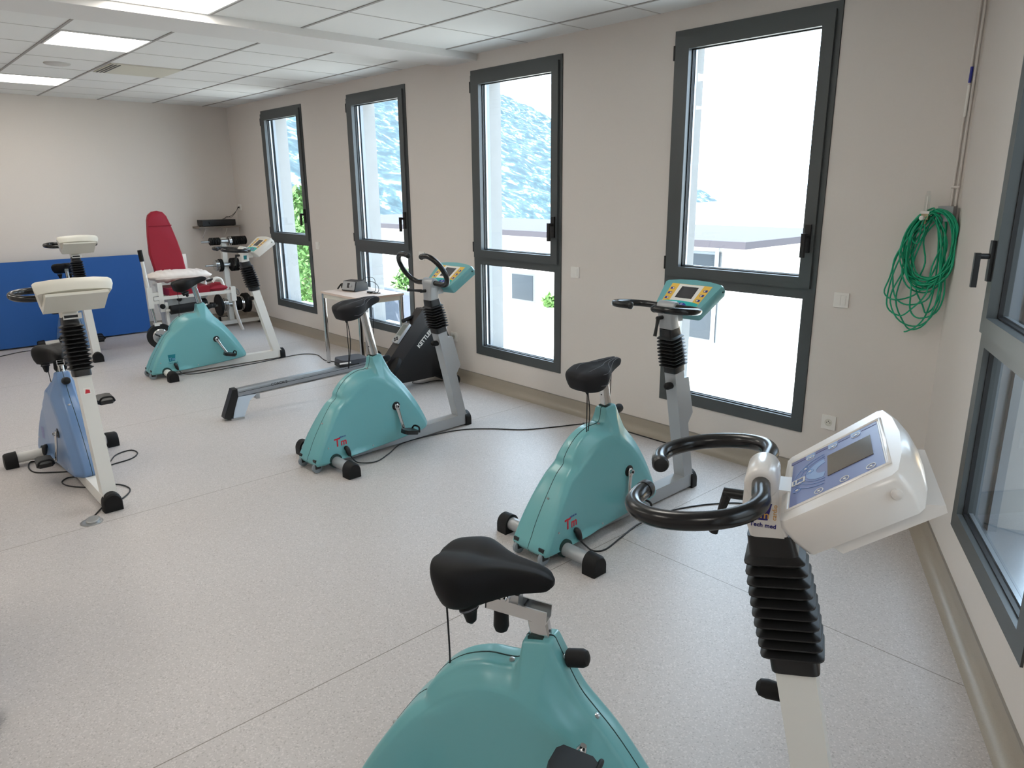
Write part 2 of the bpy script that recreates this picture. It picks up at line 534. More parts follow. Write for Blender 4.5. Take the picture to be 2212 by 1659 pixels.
wl = ['narrowest looking dark framed window, beside the weight rack', 'dark framed window behind the small table',
      'dark framed window between the two middle switches', 'largest looking dark framed window beside the coiled green hose']
for i, x in enumerate(WX):
    window(i + 1, Matrix.Translation((x, 0, ZB)), wl[i])
for i, s in enumerate(WA):
    window(5 + i, MA @ Matrix.Translation((s, 0, ZB)), ['dark framed window in the slanted right wall, cut by the photo edge', 'second window of the slanted wall', 'third window of the slanted wall'][i], flip=True)

# ------------------------------------------------------------------ ceiling fittings
def ceiling_light(x0, x1, y0, y1, label):
    t = thing('ceiling_light', label, 'ceiling light', ((x0 + x1) / 2, (y0 + y1) / 2, H), 0, 'square ceiling lights')
    hx, hy = (x1 - x0) / 2, (y1 - y0) / 2
    bm = B(); e = 0.014
    for a in ((-hx, hx, -hy, -hy + e), (-hx, hx, hy - e, hy), (-hx, -hx + e, -hy + e, hy - e), (hx - e, hx, -hy + e, hy - e)):
        box(bm, a[0], a[1], a[2], a[3], -0.008, 0.0)
    link('light_frame', bm, 'beam', t, smooth=False)
    link('diffuser', box(B(), -hx + e, hx - e, -hy + e, hy - e, -0.0055, -0.0015), 'lamp', t, smooth=False)
ceiling_light(3.445, 4.025, -2.705, -2.125, 'lit square ceiling panel just behind the soffit')
ceiling_light(1.05, 1.635, -2.705, -2.125, 'lit square ceiling panel nearest the far wall, cut by the left photo edge')
ceiling_light(5.10, 5.667, -2.705, -2.125, 'lit square ceiling panel touching the near side of the soffit')
for x in (1.05, 3.445, 5.10, 7.50, 9.9):  # unseen row of panels, added to brighten the room
    ceiling_light(x, x + 0.58, -5.12, -4.54, 'unseen square ceiling panel added to light the room')
ceiling_light(7.50, 8.08, -2.705, -2.125, 'unseen square ceiling panel overhead, added to light the room')  # one more unseen panel, added for room light

v = thing('ceiling_vent', 'cream ceiling air vent with dark slots beside the lit panel', 'vent', (2.545, -1.80, H))
link('vent_plate', box(B(), -0.285, 0.285, -0.285, 0.285, -0.010, -0.0005), mat('vent_cream', srgb(205, 202, 188), 0.6), v, bevel=0.003)
bm = B()
for k in range(3): box(bm, -0.26, 0.26, -0.275 + 0.028 * k, -0.262 + 0.028 * k, -0.0125, -0.0085)
link('slot', bm, 'black', v, smooth=False)
tag(link('ceiling_speaker', lathe(B(), (2.52, -2.42, H), (0, 0, -1), [(0.0, 0.10), (0.006, 0.10), (0.012, 0.088), (0.013, 0.0)], 28), mat('speaker_grille', srgb(196, 194, 190), 0.8)),
    'round off-white ceiling speaker between two lit panels', 'speaker')

# ------------------------------------------------------------------ switches and sockets
def switch(x, z, n, label):
    t = thing('light_switch', label, 'switch', (x, 0, z), 0, 'white light switches')
    link('plate', box(B(), -0.041, 0.041, -0.009, 0, -0.041, 0.041), 'socket', t, bevel=0.002)
    w_ = 0.054 / n
    for k in range(n):
        link('rocker', box(B(), -0.027 + k * w_ + 0.0005, -0.027 + (k + 1) * w_ - 0.0005, -0.0135, -0.0085, -0.027, 0.027), 'socket', t, bevel=0.0015)
switch(2.198, 1.10, 1, 'white single light switch just right of the narrowest window')
switch(4.228, 1.10, 1, 'white single light switch behind the handlebars of the middle bike')
switch(6.190, 1.10, 1, 'white single light switch between the two nearest big windows')
switch(8.189, 1.10, 2, 'white double light switch left of the green hose')
def wall_socket(x, z, label, sx=0.041):
    t = thing('wall_socket', label, 'socket', (x, 0, z), 0, 'white wall sockets')
    link('plate', box(B(), -sx, sx, -0.009, 0, -0.041, 0.041), 'socket', t, bevel=0.002)
    link('recess', lathe(B(), (0, -0.0092, 0), (0, -1, 0), [(0, 0.0215), (0.0012, 0.0215), (0.0013, 0.019), (0.0004, 0.0185)], 24), 'greyp', t)
    bm = B()
    for a, b in ((-0.0095, 0), (0.0095, 0), (0, 0.008)): cyl(bm, (a, -0.0095, b), (a, -0.0112, b), 0.0026, n=10)
    link('contact', bm, 'black', t)
    return t
wall_socket(4.689, 0.395, 'white wall socket behind the rowing machine')
wall_socket(8.194, 0.39, 'white wall socket low on the wall behind the nearest console')
wall_socket(0.118, 1.50, 'white wall socket in the far corner above the shelf')

t = thing('floor_socket', 'round steel floor socket in front of the blue bike', 'floor socket', (5.735, -3.31, 0))
link('rim', lathe(B(), (0, 0, 0), (0, 0, 1), [(0, 0.055), (0.003, 0.055), (0.004, 0.05), (0.0035, 0.034)], 30), 'steel', t)
link('cap', lathe(B(), (0.0, 0.008, 0.003), (0.15, -0.1, 1), [(0, 0.034), (0.014, 0.034), (0.017, 0.03), (0.018, 0)], 26), 'steel', t, bevel=0)

# ------------------------------------------------------------------ oxygen outlet, hose and conduit in the right corner
t = thing('oxygen_outlet', 'grey wall outlet box holding a clear flowmeter in the right corner', 'oxygen outlet', (8.66, 0, 1.575))
link('outlet_box', box(B(), -0.032, 0.036, -0.055, 0, -0.036, 0.036), 'greybox', t, bevel=0.003)
bm = B(); cyl(bm, (-0.03, -0.035, 0.012), (-0.075, -0.062, 0.006), 0.007); link('arm', bm, 'chrome', t)
fm = link('flowmeter_body', box(B(), -0.094, -0.062, -0.085, -0.055, -0.028, 0.012), 'brass', t, bevel=0.003)
link('flow_label', box(B(), -0.098, -0.058, -0.0875, -0.0845, 0.0, 0.013), 'socket', fm)
link('tube', lathe(B(), (-0.078, -0.07, 0.012), (0, 0, 1), [(0, 0.011), (0.002, 0.0125), (0.078, 0.0125), (0.08, 0.009), (0.095, 0.009), (0.096, 0.004)], 18), 'clear', fm)
link('tube_sleeve', lathe(B(), (-0.078, -0.07, 0.013), (0, 0, 1), [(0, 0.004), (0.07, 0.004)], 10), 'socket', fm)
link('knob', lathe(B(), (-0.082, -0.084, -0.02), (-0.35, -1, 0), [(0, 0.009), (0.004, 0.011), (0.018, 0.011), (0.021, 0.007)], 16), 'socket', fm)
bm = B(); cyl(bm, (-0.078, -0.07, -0.028), (-0.078, -0.07, -0.05), 0.007, n=8); link('hose_nut', bm, 'brass', fm)

rs = random.Random(11)
pts = [Vector((8.582, -0.07, 1.53)), Vector((8.585, -0.07, 1.48)), Vector((8.56, -0.072, 1.43)), Vector((8.53, -0.07, 1.46)), Vector((8.535, -0.06, 1.55)), Vector((8.60, -0.05, 1.60))]
loops = []
for k in range(15):      # the tight coil over the arm
    loops.append((8.612 + rs.uniform(-.012, .012), 1.195 + rs.uniform(-.012, .07), 0.122 + rs.uniform(-.03, .012), 1.592 + rs.uniform(-.008, .01)))
for a, b, c in ((8.58, 0.99, 0.10), (8.50, 1.06, 0.11), (8.63, 1.06, 0.085), (8.56, 1.01, 0.12), (8.50, 1.14, 0.11), (8.64, 1.09, 0.06), (8.55, 1.12, 0.12)):
    loops.append((a, b, c, 1.58))
rs.shuffle(loops)
for (cx, zb, rx, zt) in loops:
    n = 12; cz = (zb + zt) / 2; rz = (zt - zb) / 2; top = 8.628
    for i in range(n):
        a = 2 * PI * i / n
        zz = cz + rz * math.cos(a)
        f = (math.cos(a) + 1) / 2
        xx = (cx * (1 - f) + top * f) + rx * math.sin(a) * (1.0 if zb > 1.15 else (0.5 + 0.7 * (1 - f))) + (0 if zb > 1.15 else rs.uniform(-.02, .02))
        y = -0.030 - 0.055 * rs.random()
        lim = xmax(y) - 0.012
        pts.append(Vector((min(xx, lim), y, zz)))
pts += [Vector((8.64, -0.05, 1.5)), Vector((8.66, -0.05, 1.25)), Vector((8.645, -0.06, 1.09)), Vector((8.61, -0.06, 1.02)), Vector((8.565, -0.06, 0.985)), Vector((8.55, -0.06, 0.98))]
bm = B(); tube(bm, spline(pts, 4), 0.0040, 7)
tag(link('oxygen_hose', bm, 'green', angle=80), 'tangled coil of green hose hanging on the wall outlet', 'hose')
bm = B()
tube(bm, [(8.668, -0.008, 1.611), (8.672, -0.008, H - 0.001)], 0.005, 8)
tube(bm, [(8.688, -0.008, 1.611), (8.690, -0.008, H - 0.001)], 0.005, 8)
tube(bm, [(8.660, -0.010, 1.70), (8.696, -0.010, 1.70)], 0.006, 8)
cd = thing('oxygen_conduit', 'pair of thin beige pipes rising in the right corner', 'pipe', (0, 0, 0))
link('pipe', bm, 'wall', cd)
bm = B(); cyl(bm, (8.672, -0.008, 2.17), (8.673, -0.008, 2.24), 0.0065)
link('flow_sticker', bm, 'navy', cd)
bm = B(); cyl(bm, (8.671, -0.008, 2.02), (8.672, -0.008, 2.16), 0.0062)
link('flow_sticker', bm, 'socket', cd)
# ------------------------------------------------------------------ exercise bikes (x forward, y left, z up; origin under the rear tube)
# f, z, edge half width, inset f, inset z, inset half width, crease f, crease z
SK = [(-.130, .045, .110, -.105, .060, .121, .170, .090), (-.112, .120, .107, -.090, .118, .117, .153, .160), (-.070, .205, .098, -.047, .197, .110, .136, .235),
      (-.010, .300, .086, .013, .288, .100, .124, .310), (.052, .386, .070, .072, .366, .088, .116, .372), (.098, .424, .058, .116, .410, .080, .128, .408),
      (.106, .456, .056, .148, .440, .079, .160, .430), (.145, .508, .050, .188, .474, .080, .203, .458), (.200, .550, .047, .236, .506, .083, .246, .486),
      (.265, .574, .046, .284, .526, .086, .288, .505), (.318, .577, .045, .322, .531, .087, .324, .508), (.350, .583, .044, .350, .530, .087, .350, .508),
      (.362, .606, .043, .365, .528, .087, .362, .506), (.368, .640, .042, .378, .522, .087, .375, .503), (.370, .652, .041, .384, .519, .087, .380, .500),
      (.380, .656, .040, .388, .517, .087, .384, .498), (.430, .664, .040, .412, .506, .087, .404, .488), (.442, .662, .040, .418, .502, .087, .410, .484),
      (.449, .650, .041, .424, .498, .087, .416, .480), (.474, .600, .042, .438, .488, .086, .428, .472), (.508, .538, .043, .462, .472, .085, .450, .458),
      (.540, .500, .044, .496, .446, .085, .480, .432), (.595, .440, .046, .550, .396, .085, .530, .384), (.655, .360, .047, .606, .328, .085, .586, .318),
      (.715, .268, .047, .664, .248, .085, .642, .242), (.765, .178, .045, .716, .170, .084, .692, .170), (.792, .118, .044, .744, .118, .083, .716, .128),
      (.790, .092, .045, .742, .098, .083, .714, .112), (.760, .080, .055, .715, .086, .083, .690, .104), (.640, .072, .075, .630, .078, .085, .610, .100),
      (.480, .058, .080, .478, .066, .086, .460, .092), (.300, .048, .085, .300, .058, .089, .300, .084), (.200, .045, .094, .200, .056, .104, .230, .082), (.050, .045, .104, .050, .058, .117, .190, .084)]
SC = (.42, .29)
def sk_rows(k=3):
    out = []; n = len(SK)
    for i in range(n):
        a, b, c, d = SK[i - 1], SK[i], SK[(i + 1) % n], SK[(i + 2) % n]
        for j in range(k):
            t = j / k
            out.append([0.5 * (2 * q + (r - p) * t + (2 * p - 5 * q + 4 * r - s) * t * t + (3 * q - p - 3 * r + s) * t ** 3) for p, q, r, s in zip(a, b, c, d)])
    return out
SR = sk_rows()

def shell_bm():
    bm = B()
    for s in (1, -1):
        rings = []
        def ring(fn):
            rings.append([Vector(fn(r)) for r in SR])
        lp = lambda a, b, t: a + (b - a) * t
        ring(lambda r: (r[0], s * 0.0008, r[1]))
        ring(lambda r: (r[0], s * r[2] * .70, r[1]))
        ring(lambda r: (lp(r[0], r[3], .05), s * r[2] * .90, lp(r[1], r[4], .05)))
        ring(lambda r: (lp(r[0], r[3], .17), s * r[2] * .99, lp(r[1], r[4], .17)))
        ring(lambda r: (lp(r[0], r[3], .42), s * lp(r[2], r[5], .30), lp(r[1], r[4], .42)))
        ring(lambda r: (lp(r[0], r[3], .82), s * lp(r[2], r[5], .86), lp(r[1], r[4], .82)))
        ring(lambda r: (lp(r[0], r[3], .97), s * lp(r[2], r[5], .985), lp(r[1], r[4], .97)))
        ring(lambda r: (lp(r[3], r[6], .08), s * lp(r[5], .089, .06), lp(r[4], r[7], .08)))
        ring(lambda r: (lp(r[3], r[6], .5), s * lp(r[5], .089, .48), lp(r[4], r[7], .5)))
        ring(lambda r: (lp(r[3], r[6], .94), s * lp(r[5], .089, .95), lp(r[4], r[7], .94)))
        for t in (0.06, 0.35, 0.7, 0.97):
            ring(lambda r: (lp(r[6], SC[0], t), s * .089, lp(r[7], SC[1], t)))
        loft(bm, rings, cap=True)
    return bm

from mathutils.bvhtree import BVHTree
def host_tree(o):
    return BVHTree.FromPolygons([v.co for v in o.data.vertices], [p.vertices[:] for p in o.data.polygons])

def ring_pts():
    half = [(0.0, .045), (-.004, .10), (-.006, .145), (.012, .19), (.055, .222), (.115, .232), (.170, .220), (.212, .188), (.232, .148), (.232, .105), (.222, .070)]
    h = spline([(a, b, 0) for a, b in half], 4)
    return h

def bike(name_label, group, loc, deg, body='teal', frame='silver', con='teal', headz=1.03, seat_top=0.86, slide=False, bar_tilt=3,
         crank=-60, box_=False, panel='print', logo=None, cover=True, back_cover=False, covers=False, coff=0.0, cw=(.182, .178)):
    t = thing('exercise_bike', name_label, 'exercise bike', (loc[0], loc[1], 0), R(deg), group)
    t['heading'] = deg
    del t['heading']
    # frame
    SL = -0.25
    cf = lambda z: 0.955 + SL * (z - 0.755) + coff * min(1, z / .75)
    bm = B()
    box(bm, 0.02, 1.168, -.038, .038, .012, .088)
    rings = []
    for z in (.03, .775):
        rings.append([Vector((cf(z) + a, b, z)) for a, b in ((-.040, -.036), (.040, -.036), (.040, .036), (-.040, .036))])
    loft(bm, rings)
    fr = link('frame', bm, frame, t, bevel=0.007, segs=3)
    if box_:
        bm = B()
        pf = [(cf(.40) + .03, .40), (cf(.47) + .095, .47), (cf(.69) + .085, .69), (cf(.69) + .03, .69)]
        prism(bm, pf, lambda a, b: (a, -.034, b), lambda a, b: (a, .034, b))
        link('power_box', bm, frame, fr, bevel=0.003)
    # front foot
    def dcap(bm, p, ax, hw, hh, dp, inset=0.006):
        """D shaped rubber cap; p base centre, ax outward axis, side axis horizontal"""
        ax = Vector(ax); sd_ = Vector((0, 0, 1)).cross(ax)
        prof_ = [(-hw, 0), (hw, 0), (hw, hh * .45)] + [(hw * math.cos(R(q)), hh * .45 + hh * .55 * math.sin(R(q))) for q in range(15, 180, 15)] + [(-hw, hh * .45)]
        rr = []
        for k, (s_, sc) in enumerate(((0, 1), (dp * .85, .97), (dp, .88))):
            rr.append([Vector(p) + ax * s_ + sd_ * (a * sc) + Vector((0, 0, b * (sc if k else 1) + (0.0))) for a, b in prof_])
        loft(bm, rr)
    bm = B(); dcap(bm, (1.150, 0, 0.001), (1, 0, 0), .050, .106, .055)
    link('foot_cap', bm, 'blackrub', fr, angle=40)
    # rear stabiliser
    bm = B(); cyl(bm, (0, -.285, .052), (0, .285, .052), .033, n=28)
    st = link('stabilizer', bm, frame, t)
    for s in (1, -1):
        bm = B(); dcap(bm, (0, s * .262, 0.001), (0, s, 0), .046, .098, .072)
        link('foot_cap', bm, 'blackrub', st, angle=40)
    # shell
    sh = link('housing', shell_bm(), body, t, angle=60)
    bm = B()
    tube(bm, [(r[0] + (0.0012 if r[0] < SC[0] else -0.0012), 0, r[1]) for r in SR], 0.0023, 6, closed=True)
    link('housing_seam', bm, 'seam', sh, angle=80)
    bm = B()
    box(bm, .380, .434, -.024, .024, .60, .6625)
    link('post_socket', bm, 'seam', sh, smooth=False)
    for s in (1, -1):
        for (a, z, y) in ((-.045, .150, .1155), (.30, .075, .0895), (.62, .105, .089)):
            bm = B(); lathe(bm, (a, s * (y - 0.002), z), (0, s, 0), [(0, .0055), (.003, .005), (.0042, 0)], 10)
            link('screw', bm, 'steel', sh)
        bm = B(); cyl(bm, (0, s * .10, .056), (0, s * .1195, .056), .044, n=24)
        link('tube_opening', bm, 'seam', sh)
    for (a, z) in ((.335, .582), (.555, .484), (-.02, .288)):
        q = Vector((a, -.016, z)); bm = B(); lathe(bm, q - Vector((0, 0, .004)), (0.2, -.15, 1), [(0, .0075), (.006, .007), (.0085, 0)], 12)
        link('screw', bm, 'steel', sh)
    for s in (1, -1):
        bm = B(); box(bm, -.136, -.10, s * .085 - .016, s * .085 + .016, .03, .088)
        link('wheel_slot', bm, 'gasket', sh, bevel=0.002)
        bm = B(); lathe(bm, (-.118, s * .085 - .011, .034), (0, 1, 0), [(0, .026), (.003, .033), (.019, .033), (.022, .026)], 24)
        wh = link('wheel', bm, 'wheel', t)
        bm = B(); cyl(bm, (-.118, s * .085 - .0125, .034), (-.118, s * .085 + .0125, .034), .007, n=10)
        link('axle', bm, 'chrome', wh)
    # cranks and pedals
    for s, ang in ((-1, crank), (1, crank + 180)):
        c0 = Vector((.497, s * .088, .305))
        bm = B(); cyl(bm, c0, c0 + Vector((0, s * .004, 0)), .030, n=24)
        link('crank_cover', bm, 'gasket', sh)
        d = Vector((math.cos(R(ang)), 0, math.sin(R(ang)))); px_ = d.cross(Vector((0, 1, 0)))
        bm = B()
        rr = []
        for k, (l, hw, off) in enumerate(((-.018, .010, .010), (0, .018, .014), (.03, .014, .016), (.09, .0115, .020), (.15, .0125, .028), (.17, .013, .030), (.184, .008, .030))):
            c = c0 + d * l + Vector((0, s * off, 0)); th = .0075
            rr.append([c + px_ * (hw * math.cos(2 * PI * i / 12)) + Vector((0, th * math.sin(2 * PI * i / 12), 0)) for i in range(12)])
        loft(bm, rr)
        cylr = c0 + Vector((0, s * .006, 0))
        cyl(bm, cylr, cylr + Vector((0, s * .022, 0)), .013, n=14)
        ck = link('crank', bm, 'chrome', t, angle=50)
        bm = B(); cyl(bm, c0 + Vector((0, s * .0285, 0)), c0 + Vector((0, s * .030, 0)), .007, n=12); link('crank_bolt', bm, 'gasket', ck)
        pc = c0 + d * .17
        bm = B(); cyl(bm, pc + Vector((0, s * .03, 0)), pc + Vector((0, s * .055, 0)), .008, n=12); link('pedal_spindle', bm, 'chrome', ck)
        poly = [(-.052, -.026), (-.040, -.044), (.030, -.050), (.052, -.034), (.052, .030), (.034, .046), (-.044, .040), (-.055, .020)]
        bm = B(); q = pc + Vector((0, s * .096, 0)); ti = R(-12)
        def pm(h): return lambda a, b: (q.x + a * math.cos(ti) - h * math.sin(ti), q.y + b * s, q.z + a * math.sin(ti) + h * math.cos(ti))
        prism(bm, poly, pm(-.014), pm(.013))
        link('pedal', bm, 'black', ck, bevel=0.006, segs=3)
        bm = B()
        tube(bm, spline([pm(.0)(.048, -.045), pm(.03)(.052, -.030), pm(.036)(.052, .0), pm(.03)(.052, .030), pm(.0)(.048, .044)], 4), .006, 8, radii=None)
        link('pedal_strap', bm, 'blackrub', ck)
    # seat post
    pfz = lambda z: .410 - .215 * (z - .65)
    ptop = (.700 if slide else seat_top - .075)
    bm = B()
    loft(bm, [[Vector((pfz(z) + a, b, z)) for a, b in rrect(.0245, .0155, .005, 3)] for z in (.55, ptop)])
    sp = link('seat_post', bm, 'chrome', t)
    bm = B()
    z_ = .675 if slide else .72
    cyl(bm, (pfz(z_) + .0235, 0, z_), (pfz(z_) + .0255, 0, z_), .004, n=10)
    cyl(bm, (pfz(z_) - .0235, 0, z_), (pfz(z_) - .0255, 0, z_), .004, n=10); link('post_hole', bm, 'gasket', sp)
    sx = pfz(ptop)
    if slide:
        bm = B(); x0, x1, z0 = .265, .425, .702
        mt = Matrix.Translation((0.42, 0, z0)) @ Matrix.Rotation(R(4), 4, 'Y') @ Matrix.Translation((-0.42, 0, -z0))
        box(bm, x0, x1, -.021, -.017, z0, z0 + .034, mt); box(bm, x0, x1, .017, .021, z0, z0 + .034, mt); box(bm, x0, x1, -.017, .017, z0, z0 + .004, mt)
        link('seat_rail', bm, 'chrome', sp, bevel=0.0015)
        bm = B(); box(bm, .275, .350, -.0165, .0165, z0 + .008, z0 + .055, mt); link('saddle_clamp', bm, 'steel', sp, bevel=0.006)
        bm = B(); cyl(bm, (.322, -.028, z0 + .050), (.322, .028, z0 + .050), .011); cyl(bm, (.322, -.034, z0 + .050), (.322, .034, z0 + .050), .005); link('clamp_bolt', bm, 'chrome', sp)
        bm = B(); lathe(bm, (.300, 0, z0 + .004), (0, 0, -1), [(0, .018), (.045, .020), (.058, .016), (.064, .006)], 18); link('slide_knob', bm, 'blackrub', sp)
        sx = .29
    else:
        bm = B(); box(bm, sx - .03, sx + .03, -.018, .018, ptop - .01, ptop + .025); link('saddle_clamp', bm, 'steel', sp, bevel=0.006)
    # saddle
    sa = (0.150 if slide else sx - .175)
    L_ = .288 if slide else .300
    fat = .90 if slide else .95
    stn = [(0, .060, -.022, .085), (.02, .098, -.008, .112), (.05, .120, .0, .124), (.085, .122, .002, .122), (.12, .104, -.002, .108), (.155, .076, -.006, .094), (.19, .054, -.008, .080),
           (.23, .041, -.010, .066), (.265, .034, -.014, .054), (.290, .026, -.022, .040), (.305, .010, -.034, .016)]
    rings = []
    for (s_, hw, dz, dp) in stn:
        f = sa + s_ / .305 * L_; hw *= fat; dp *= (.98 if slide else .82)
        zt = seat_top + dz + (0 if slide else (s_ - .12) * .16)
        ring_ = []
        for (u, v_) in ((-.62, -1), (-.86, -.86), (-.97, -.6), (-1, -.34), (-.93, -.14), (-.76, -.035), (-.5, -.0), (-.22, -.02), (0, -.05), (.22, -.02), (.5, -.0), (.76, -.035), (.93, -.14), (1, -.34), (.97, -.6), (.86, -.86), (.62, -1)):
            g = 1 if s_ < .13 else .35
            vz = v_ * dp if v_ <= -.1 else v_ * dp * g
            ring_.append(Vector((f - (0.02 * (1 + v_) if s_ < .03 else 0), u * hw, zt + vz)))
        rings.append(ring_)
    rings = [spline(r_, 2, closed=True) for r_ in rings]
    cols = [spline([r_[i] for r_ in rings], 4) for i in range(len(rings[0]))]
    rings = [[c_[j] for c_ in cols] for j in range(len(cols[0]))]
    rings = [[p_.lerp(sum(rings[0], Vector()) / len(rings[0]), .35) - Vector((.004, 0, 0)) for p_ in rings[0]]] + rings
    bm = B(); loft(bm, rings)
    sd2 = link('saddle', bm, 'fabric' if covers else 'saddle', t, angle=80)
    if covers:
        def top(s_, u):
            i = max(j for j in range(len(stn)) if stn[j][0] <= s_); i = min(i, len(stn) - 2)
            a, b = stn[i], stn[i + 1]; tt = (s_ - a[0]) / (b[0] - a[0])
            hw = (a[1] + (b[1] - a[1]) * tt) * fat; dz = a[2] + (b[2] - a[2]) * tt; dp = (a[3] + (b[3] - a[3]) * tt) * .82
            au = abs(u)
            if au > 1: zz = -.34 - (au - 1) * 1.1; wv = .99
            else: zz = -.0 if au < .5 else (-.035 * (au - .5) / .26 if au < .76 else (-.035 - .105 * (au - .76) / .17 if au < .93 else -.14 - .2 * (au - .93) / .07)); wv = au
            wv = min(wv, 1.0)
            return Vector((sa + s_ / .305 * L_, math.copysign(wv * hw * 1.012, u), seat_top + dz + (s_ - .12) * .16 + zz * dp + .0035))
        for u0 in (.45, .95, 1.35):
            for sg in (1, -1):
                path = [top(.02, sg * (u0 * .9)), top(.07, sg * u0), top(.13, sg * (u0)), top(.165, sg * (u0 * .72)), top(.22, sg * u0 * .62), top(.28, sg * u0 * .5)]
                bm = B(); tube(bm, spline(path, 4), .0014, 6); link('piping', bm, 'piping', sd2)
        bm = B(); zb_ = seat_top - .125
        bm3 = B()
        lathe(bm, (sa + .03, -.03, zb_ + .02), (-.1, -.1, -1), [(0, .008), (.012, .011), (.024, .004)], 10)
        tube(bm, spline([(sa + .03, -.03, zb_ + .01), (sa + .028, -.032, zb_ - .1), (sa + .032, -.028, zb_ - .2), (sa + .02, -.03, zb_ - .30)], 4), .0026, 6)
        tube(bm, spline([(sa + .035, -.03, zb_ + .01), (sa + .044, -.036, zb_ - .1), (sa + .04, -.03, zb_ - .2), (sa + .022, -.03, zb_ - .30)], 4), .0026, 6)
        tube(bm3, spline([(sa + .26, .015, zb_ + .06), (sa + .262, .02, zb_ - .04), (sa + .255, .022, max(zb_ - .14, .60))], 4), .0022, 6)
        link('drawstring', bm, 'fabric', sd2); link('drawstring', bm3, 'fabric', sd2)
    else:
        for s in (1, -1):
            bm = B(); lathe(bm, (sa + .085, s * .05, seat_top - .115), (.15, 0, -1), [(0, .024), (.012, .024), (.018, .019), (.046, .013), (.054, .004)], 16)
            link('saddle_spring', bm, 'blackrub', sd2)
        for s in (1, -1):
            bm = B(); cyl(bm, (sa + .085, s * .05, seat_top - .124), (sa + .0865, s * .05, seat_top - .128), .0255, n=16)
            link('spring_ring', bm, 'piping', sd2)
        bm = B(); zb_ = seat_top - .115
        tube(bm, spline([(sa + .012, -.030, zb_ + .01), (sa + .014, -.026, zb_ - .12), (sa + .006, -.01, zb_ - .22), (sa - .006, .0, zb_ - .31)], 4), .0024, 6)
        link('drawstring', bm, 'fabric', sd2)
    # knobs
    bm = B(); lathe(bm, (.462, 0, .610), (1, 0, .22), [(0, .009), (.012, .009)], 12)
    nk = link('height_knob', bm, 'chrome', t)
    bm = B(); lathe(bm, (.474, 0, .6126), (1, 0, .22), [(0, .018), (.004, .0225), (.042, .0225), (.052, .018), (.057, .008)], 20); link('knob_grip', bm, 'blackrub', nk)
    bm = B(); lathe(bm, (cf(.655) - .04, 0, .655), (-1, 0, .06), [(0, .019), (.03, .021), (.045, .018), (.053, .008)], 20); link('column_knob', bm, 'blackrub', t)
    # bellows
    nf = max(9, round((headz - .80) / .0235)); z0, z1 = .735, headz - .012
    rings = []
    def bring(z, hx, hy, r=.014): rings.append([Vector((cf(z) + a, b, z - a * SL * .6)) for a, b in rrect(hx, hy, r, 3)])
    bring(z0, .047, .043); bring(z0 + .028, .047, .043)
    za, zb2 = z0 + .032, z1 - .03
    for k in range(nf):
        h = (zb2 - za) / nf; zc = za + h * k; g = 1 + .05 * math.sin(PI * (k + .5) / nf) - (.06 * k / nf)
        bring(zc, .046, .042)
        bring(zc + h * .42, .061 * g, .058 * g, .016); bring(zc + h * .56, .061 * g, .058 * g, .016)
    bring(zb2, .047, .043); bring(z1 + .012, .044, .040)
    bm = B(); loft(bm, rings)
    link('bellows', bm, 'bellows', t, angle=38)
    # head with clamp
    cz = headz + .115; cx = .882 + (1.145 - cz) * .25 + coff * .15
    hm = {'teal': 'silver', 'whitep': 'whitep', 'greyp': 'greyp', 'white': 'white'}[con]
    if frame == 'silver': hm = 'silver'
    bm = B()
    loft(bm, [[Vector((cf(headz) + a, b, headz - .004)) for a, b in rrect(.038, .040, .008, 3)],
              [Vector((cx + .004 + a, b, headz + .05)) for a, b in rrect(.037, .042, .010, 3)],
              [Vector((cx + a, b, cz + .005)) for a, b in rrect(.031, .050, .008, 3)]])
    box(bm, cx + .01, cx + .085, -.038, .038, headz + .035, cz - .012)
    hd = link('head', bm, hm, t, bevel=0.0)
    bm = B(); lathe(bm, (cx, -.056, cz), (0, 1, 0), [(0, .021), (.002, .029), (.007, .032), (.105, .032), (.110, .029), (.112, .021)], 28); link('clamp', bm, hm, hd, angle=50)
    # lever
    bm = B(); cyl(bm, (cx - .02, .012, cz - .055), (cx - .075, .012, cz - .055), .011, n=14)
    ld = Vector((-.25, 0, -1)) if bar_tilt < 20 else Vector((-1, .5, .12))
    ld = ld.normalized()
    tube(bm, [Vector((cx - .066, .012, cz - .052)), Vector((cx - .066, .012, cz - .052)) + ld * .05, Vector((cx - .066, .012, cz - .052)) + ld * .10], 0, 10, radii=[.011, .008, .010])
    link('clamp_lever', bm, 'black', t)
    # handlebar
    h = ring_pts(); ta = R(bar_tilt)
    def hp(p, s): return Vector((cx - p.x * math.cos(ta), s * p.y, cz + p.x * math.sin(ta)))
    path = [hp(p, -1) for p in reversed(h)] + [hp(p, 1) for p in h]
    bm = B(); tube(bm, path, .0178, 16); hb = link('handlebar', bm, 'grip', t, angle=60)
    for s in (1, -1):
        e0 = hp(h[-1], s); e1 = hp(h[-2], s); dd = (e0 - e1).normalized()
        bm = B(); lathe(bm, e0 - dd * .014, dd, [(0, .0188), (.012, .0192), (.019, .016), (.022, .008)], 18); link('end_cap', bm, 'black', hb)
    # console
    tl = R(37); T = Vector((math.cos(tl), 0, math.sin(tl))); NN = Vector((-math.sin(tl), 0, math.cos(tl)))
    O = Vector((cx + (.040 if panel == 'blue' else .056), 0, cz - .024)); big = (panel == 'blue')
    wr, wf, Lc, th = (.178, .196, .226, .080) if big else (.142, .184, .222, .070)
    P3 = lambda a, b, hh: O + T * a + Vector((0, -b, 0)) + NN * hh
